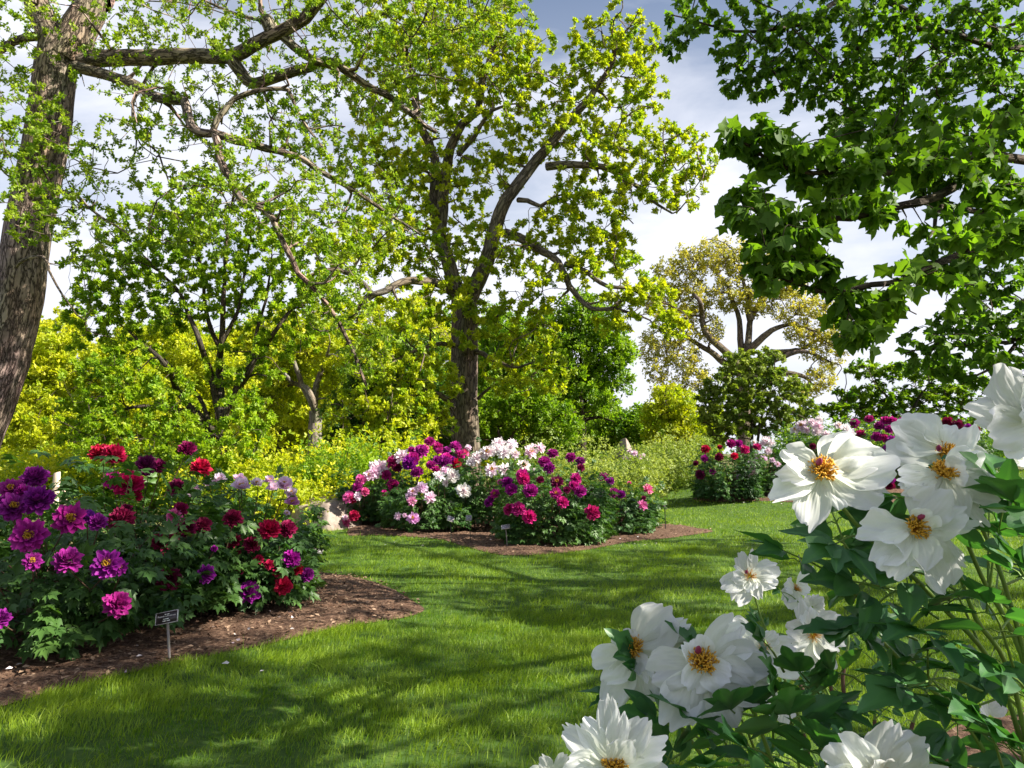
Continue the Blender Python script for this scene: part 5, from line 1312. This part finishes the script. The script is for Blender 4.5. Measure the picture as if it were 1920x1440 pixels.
near_bloom(rootN, 1150, 1440, 1.08, [
    (-78, 58, 4, 52, -.22), (-50, 74, -6, 50, -.12), (-8, 112, -14, 50, -.04), (14, 92, -8, 44, .04), (58, 78, -4, 58, -.10), (86, 44, 8, 56, -.14), (-84, 4, 14, 62, .05), (20, 60, 20, 60, .1), (50, -40, 30, 80, 0), (-40, -50, 30, 80, 0), (82, 0, 10, 60, .05)], 24, (0, .85, .35), 9)
near_bloom(rootN, 1038, 1448, 1.12, [(-22, 26, 0, 26, .05), (24, 30, 0, 26, .1), (0, -40, 10, 60, .05), (40, -20, 10, 60, .05), (-40, -20, 10, 60, 0)], 18, (0, .8, .3), 10, False)
near_bloom(rootN, 1650, 1468, 1.02, [
    (-98, 44, 4, 80, .08), (-62, 74, -8, 66, .06), (26, 94, -14, 84, .05), (70, 74, -6, 88, .08), (112, 14, 10, 54, .05), (-100, -10, 20, 90, .05), (0, -70, 30, 120, .05), (-10, 48, 14, 60, .15)], 26, (0, .85, .4), 11)
sl, ll = [], []
STEMS = [[(1990, 1750, 1.42), (1890, 1310, 1.32), (1760, 1130, 1.22), (1630, 1010, 1.19), (1550, 915, 1.175)], [(2010, 1750, 1.45), (1930, 1280, 1.33), (1840, 1080, 1.28), (1790, 960, 1.2), (1774, 905, 1.16)],
         [(1985, 1750, 1.4), (1905, 1300, 1.28), (1830, 1160, 1.2), (1790, 1060, 1.16), (1722, 1010, 1.125)], [(2080, 1700, 1.4), (2010, 1150, 1.2), (1945, 850, 1.07)], [(2030, 1700, 1.42), (1900, 1150, 1.3), (1800, 900, 1.27)],
         [(1560, 1800, 1.3), (1460, 1520, 1.24), (1385, 1370, 1.21), (1322, 1270, 1.2)], [(1520, 1800, 1.4), (1350, 1470, 1.36), (1250, 1330, 1.33), (1194, 1236, 1.32)], [(1330, 1900, 1.25), (1200, 1580, 1.12), (1152, 1460, 1.09)],
         [(1830, 1900, 1.2), (1710, 1620, 1.08), (1655, 1490, 1.03)], [(1600, 1800, 1.35), (1500, 1560, 1.3), (1430, 1380, 1.28), (1400, 1290, 1.26)], [(1960, 1800, 1.4), (1850, 1420, 1.32), (1700, 1250, 1.25), (1600, 1150, 1.22)]]
for st in STEMS:
    q = catmull([at(*p) for p in st], .04)
    sl.append((q, np.linspace(.0052, .0030, len(q))))
    n = len(q)
    for k in range(int(3 + len(q) * .13)):
        f = g.uniform(.25, .96); i = int(f * (n - 1)); a = q[i]
        dr = unit(np.array([g.normal(-.15, .8), g.normal(0, .45), g.normal(.05, .45)]))
        compound_leaf(a, a + dr * g.uniform(.07, .15), g.uniform(.062, .095), g, ll, sl)
LEAF_AT = [((1640, 1150, 1.2), (1468, 1032, 1.2), .075), ((1600, 1080, 1.2), (1560, 960, 1.22), .07), ((1700, 1080, 1.2), (1640, 980, 1.22), .075), ((1880, 1000, 1.25), (1840, 930, 1.2), .07), ((1850, 1150, 1.2), (1880, 960, 1.15), .085), ((1950, 1000, 1.2), (1870, 900, 1.15), .08), ((1980, 1100, 1.2), (1900, 940, 1.1), .085),
           ((1760, 1160, 1.2), (1600, 1090, 1.18), .08), ((1720, 1200, 1.2), (1580, 1180, 1.15), .08), ((1800, 1230, 1.2), (1720, 1180, 1.1), .085), ((1850, 1300, 1.2), (1700, 1290, 1.1), .085), ((1900, 1250, 1.2), (1850, 1130, 1.1), .085), ((1950, 1350, 1.2), (1880, 1260, 1.08), .09), ((1700, 1320, 1.25), (1640, 1190, 1.2), .08),
           ((1420, 1420, 1.25), (1370, 1330, 1.15), .08), ((1400, 1450, 1.25), (1290, 1340, 1.18), .075), ((1350, 1420, 1.3), (1230, 1350, 1.25), .075), ((1450, 1400, 1.2), (1450, 1290, 1.15), .075), ((1500, 1450, 1.2), (1480, 1340, 1.12), .085), ((1480, 1480, 1.2), (1400, 1400, 1.08), .09), ((1560, 1520, 1.2), (1540, 1400, 1.1), .085), ((1300, 1500, 1.25), (1240, 1410, 1.18), .08), ((1360, 1540, 1.2), (1330, 1440, 1.06), .085),
           ((1880, 1440, 1.2), (1830, 1340, 1.05), .09), ((1930, 1480, 1.2), (1900, 1390, 1.02), .09), ((1780, 1500, 1.2), (1760, 1430, 1.05), .08), ((1900, 1150, 1.3), (1790, 1080, 1.26), .08), ((1960, 1200, 1.15), (1910, 1060, 1.05), .085), ((1640, 1300, 1.28), (1560, 1260, 1.24), .07), ((1600, 1420, 1.3), (1500, 1260, 1.25), .07), ((1560, 1500, 1.25), (1590, 1420, 1.14), .08), ((1470, 1260, 1.3), (1430, 1200, 1.28), .06), ((1500, 1330, 1.25), (1560, 1330, 1.2), .07)]
for a, b, sz in LEAF_AT:
    compound_leaf(at(*a), at(*b), sz * 1.02, g, ll, sl, 1 + int(g.random() < .5))
finish_leaves(rootN, ll, sl, g, M['stem_green'])

g = np.random.default_rng(78)
rootM = thing('peony_shrub', (1.02, 2.45, 0), 'smaller white flowered tree peony on brown woody stems just beyond the tall close one', 'peony', None)
near_bloom(rootM, 1406, 1082, 2.6, [(-18, 38, -6, 34, .05), (8, 46, -8, 24, .05), (50, 14, -4, 50, .05), (44, -10, 6, 40, .05), (-50, -18, 6, 42, .06), (-26, -44, 10, 42, .08), (14, -34, 12, 28, .05), (-30, 6, 4, 40, 0), (-2, -22, 14, 30, 0)], 14, (-.1, .6, .7), 21, True, (-8, 8, 3))
near_bloom(rootM, 1525, 1191, 2.4, [(-48, 14, 4, 44, .05), (48, 30, -4, 52, .05), (-26, -52, 12, 54, .06), (22, -56, 12, 52, .08), (50, -16, 4, 44, .05), (-6, 42, -8, 44, .05), (-20, 56, -10, 34, .05), (-44, -10, 6, 40, .05)], 14, (0, .1, 1), 22, True)
near_bloom(rootM, 1492, 1105, 2.7, [(-20, 8, 4, 34, .1), (30, 38, -4, 22, .05), (-8, -34, 8, 40, .06), (24, 0, 4, 30, .05), (-22, -18, 8, 34, 0)], 10, (.5, .6, .2), 23, True)
near_bloom(rootM, 1432, 1216, 2.15, [(-62, 44, -4, 50, .05), (-44, -2, 6, 40, .05), (60, -36, 6, 64, .05), (10, -34, 12, 56, .08), (22, 26, -4, 34, .05), (-28, 18, 2, 40, 0), (52, 6, 2, 40, .05)], 13, (.1, .6, .6), 24, True)
near_bloom(rootM, 1524, 1140, 2.75, [(-14, 18, 0, 30, .1), (14, 20, 0, 30, .1), (0, -20, 8, 34, .1), (-20, -4, 4, 26, .1), (20, -4, 4, 26, .1)], 9, (0, .9, .3), 25, False)
near_bloom(rootM, 1462, 1318, 2.0, [(-34, 22, 0, 40, .1), (30, 8, 0, 40, .1), (10, -30, 8, 44, .1), (-24, -16, 6, 40, .1)], 10, (0, .9, .2), 26, False)
near_bloom(rootM, 1858, 1345, 2.1, [(-18, 20, 0, 30, .1), (20, 22, 0, 32, .1), (0, -34, 8, 40, .1), (-22, -10, 4, 30, .1)], 10, (0, .9, .2), 27, False)
sl, ll, wl = [], [], []
for st in ([(1600, 1800, 2.45), (1575, 1390, 2.45), (1540, 1270, 2.43), (1528, 1210, 2.42)], [(1600, 1800, 2.5), (1590, 1390, 2.5), (1580, 1270, 2.5), (1590, 1180, 2.52), (1530, 1150, 2.75)], [(1590, 1800, 2.5), (1540, 1380, 2.55), (1440, 1190, 2.62), (1410, 1100, 2.62)],
           [(1590, 1800, 2.4), (1500, 1350, 2.25), (1440, 1230, 2.17)], [(1595, 1800, 2.6), (1560, 1300, 2.65), (1500, 1115, 2.72)], [(1600, 1800, 2.4), (1520, 1450, 2.1), (1465, 1325, 2.02)], [(1700, 1800, 2.4), (1840, 1480, 2.2), (1860, 1355, 2.12)], [(1640, 1800, 2.5), (1700, 1400, 2.5), (1760, 1250, 2.5)], [(1650, 1800, 2.5), (1640, 1350, 2.6), (1650, 1200, 2.6)]):
    q = catmull([at(*p) for p in st], .06)
    h_ = int(len(q) * .72)
    wl.append((q[:h_ + 1], np.linspace(.010, .006, h_ + 1))); sl.append((q[h_:], np.linspace(.005, .003, len(q) - h_)))
    for k in range(8):
        i = int(g.uniform(.50, .98) * (len(q) - 1)); a = q[i]
        dr = unit(np.array([g.normal(0, .8), g.normal(0, .5), g.normal(.1, .35)]))
        compound_leaf(a, a + dr * g.uniform(.07, .15), g.uniform(.05, .075), g, ll, sl)
finish_leaves(rootM, ll, sl, g, M['stem_green'])
V, Q, B = tube_arrays(wl, .1)
build('woody_stems', V, [Q], M['stem_brown'], rootM, {'bark': B}, True)


# ------------------------------------------------------------------ plant labels, stones, posts
def box(x0, x1, y0, y1, z0, z1):
    V = np.array([(x, y, z) for z in (z0, z1) for y in (y0, y1) for x in (x0, x1)], float)
    return V, np.array([(0, 2, 3, 1), (4, 5, 7, 6), (0, 1, 5, 4), (2, 6, 7, 3), (0, 4, 6, 2), (1, 3, 7, 5)])


def text_mesh(body, size):
    cu = bpy.data.curves.new('lettering', 'FONT'); cu.body = body; cu.size = size; cu.align_x = 'CENTER'; cu.align_y = 'CENTER'; cu.extrude = .0004; cu.resolution_u = 2
    o = bpy.data.objects.new('lettering', cu); COL.objects.link(o)
    me = bpy.data.meshes.new_from_object(o.evaluated_get(bpy.context.evaluated_depsgraph_get()))
    bpy.data.objects.remove(o)
    return me


def plant_label(label, top, base, w, h, yaw, roll, tilt, plaque, rim, ink, stake, sr, text=True):
    foot = gp(*base); d = foot[1]
    c = at(top[0], top[1], d - .05)
    root = thing('plant_label', foot, label, 'plant label', 'plant labels standing in the flower beds')
    Rm = (Matrix.Rotation(yaw, 3, 'Z') @ Matrix.Rotation(rad(90) - tilt, 3, 'X') @ Matrix.Rotation(roll, 3, 'Z'))
    Rn = np.array(Rm)

    def put(name, V, Q, m):
        return build(name, V @ Rn.T + c, [Q], m, root)
    put('plaque', *box(-w / 2, w / 2, -h / 2, h / 2, -.004, .004), plaque)
    e = .0035
    rs = [box(-w / 2 - e, w / 2 + e, h / 2 + .0005, h / 2 + e, -.005, .007), box(-w / 2 - e, w / 2 + e, -h / 2 - e, -h / 2 - .0005, -.005, .007),
          box(-w / 2 - e, -w / 2 - .0005, -h / 2, h / 2, -.005, .0065), box(w / 2 + .0005, w / 2 + e, -h / 2, h / 2, -.005, .0065)]
    put('rim', np.concatenate([b[0] for b in rs]), np.concatenate([b[1] + 8 * i for i, b in enumerate(rs)]), rim)
    if text:
        me = text_mesh('Paeonia suffruticosa', w * .105); me.materials.append(ink)
        o = bpy.data.objects.new('lettering', me); COL.objects.link(o); o.parent = root
        o.matrix_basis = Matrix.Translation(Vector(c) + Rm @ Vector((0, h * .14, .0055)) - root.location) @ Rm.to_4x4()
        strokes = [(-.10, -.02, .30), (.01, .12, .30), (-.16, .10, -.12), (-.18, -.02, -.30), (.01, .17, -.30)]
        bs = [box(a * w, b * w, (y_ - .045) * h, (y_ + .045) * h, .0045, .006) for a, b, y_ in strokes]
        put('small_print', np.concatenate([b[0] for b in bs]), np.concatenate([b[1] + 8 * i for i, b in enumerate(bs)]), ink)
    b0 = np.array([foot[0], foot[1], foot[2] - .05]); e0 = c - Rn[:, 2] * .006
    q = catmull([b0, e0], .1)
    V, Q, B = tube_arrays([(q, np.full(len(q), sr))], .3)
    build('stake', V, [Q], stake, root)


P_, PP = M['plaque'], M['pale_plaque']
plant_label('dark pale-rimmed plant label with white lettering on a grey stake in the left bed', (313, 1158), (319, 1242), .165, .078, rad(-12), rad(13), rad(22), P_, M['rim'], M['ink'], M['stake'], .010)
plant_label('small dark plant label on a leaning dark stake past the left bed tip', (594, 1032), (582, 1060), .16, .09, rad(14), rad(-10), rad(52), P_, M['rim'], M['ink'], M['dark_stake'], .012)
plant_label('tilted pale plant label below the lowest white bloom of the middle bed', (845, 973), (846, 1017), .105, .085, rad(20), rad(-22), rad(25), PP, M['rim'], M['dark_ink'], M['dark_stake'], .006)
plant_label('upright pale square plant label in the dark gap at the middle of the middle bed', (879, 971), (884, 1022), .09, .08, rad(-5), rad(4), rad(25), PP, M['rim'], M['dark_ink'], M['dark_stake'], .006)
plant_label('pale plant label tipped back on a grey stake beside the front magenta peony', (948, 988), (952, 1027), .13, .075, rad(-10), rad(12), rad(45), PP, M['rim'], M['dark_ink'], M['stake'], .008)
plant_label('black plant label seen from the side at the pointed right end of the middle bed', (1247, 951), (1248, 996), .11, .08, rad(62), rad(0), rad(40), P_, M['dark_stake'], M['ink'], M['dark_stake'], .009, False)


def stone(name, label, c, R, planes, seed, mat):
    g = np.random.default_rng(seed)
    nu, nv = 48, 28
    th = np.linspace(0, 2 * np.pi, nu, endpoint=False)[None, :]; ph = np.linspace(-np.pi / 2, np.pi / 2, nv)[:, None]
    D = np.stack([np.cos(ph) * np.cos(th), np.cos(ph) * np.sin(th), np.sin(ph) + 0 * th], -1).reshape(-1, 3)
    r = np.full(len(D), 1.25)
    N_ = np.concatenate([unit(np.array(planes, float)), unit(g.normal(size=(9, 3)))]); H = np.concatenate([np.full(len(planes), .72), g.uniform(.8, 1.05, 9)])
    for n_, h_ in zip(N_, H):
        dn = D @ n_; r = np.where(dn > .05, np.minimum(r, h_ / np.maximum(dn, .05)), r)
    r = r * (1 + .02 * lumpy(D[:, 0] * 3, D[:, 1] * 3 + D[:, 2] * 4, 4, seed))
    V = D * r[:, None] * np.array(R) + np.array(c)
    i = np.arange((nv - 1) * nu).reshape(nv - 1, nu); j = np.roll(i, -1, 1)
    o = build(name, V, [np.stack([i, j, j + nu, i + nu], -1).reshape(-1, 4)], mat)
    return tag(o, label, 'stone')


p = gp(600, 1000)
stone('boulder', 'pale granite boulder with a sloping face behind the right end of the left flower bed', (p[0] - .1, p[1] + 1.1, .02), (.72, .7, .74), [(.62, -.55, .56), (-.45, -.75, .35), (-.2, -.2, 1)], 3, M['rock'])
b = at(1172, 848, 24)
stone('standing_stone', 'pointed pale stone among pale shrubs at the far edge of the lawn', (b[0], b[1], b[2] - .25), (.30, .28, .55), [(.8, -.4, .5), (-.7, -.4, .45)], 5, M['rock'])


def post(label, px, top, d, w, seed):
    g = np.random.default_rng(seed)
    x, y, z = base_of(px, d); zt = at(px, top, d)[2]
    th = np.linspace(0, 2 * np.pi, 14, endpoint=False); rows = []
    for f in np.linspace(0, 1, 9):
        r = w / 2 * (1 + .06 * np.sin(th * 3 + f * 4) + g.normal(0, .02, 14)) * (1 - .12 * (f > .95))
        rows.append(np.stack([x + r * np.cos(th) + .03 * f, y + r * np.sin(th), np.full(14, z - .2 + (zt - z + .2) * f) + (.02 * np.cos(th) if f == 1 else 0)], 1))
    i = np.arange(8 * 14).reshape(8, 14); j = np.roll(i, -1, 1)
    o = build('wooden_post', np.concatenate(rows), [np.stack([i, j, j + 14, i + 14], -1).reshape(-1, 4), np.arange(112, 126)[None]], M['post'])
    tag(o, label, 'post', 'weathered posts at the edge of the wood')


post('taller pale weathered post behind the purple peony at left', 107, 886, 17.5, .15, 1)
post('short stubby pale post beside the taller one behind the purple peony', 122, 916, 18.2, .16, 2)
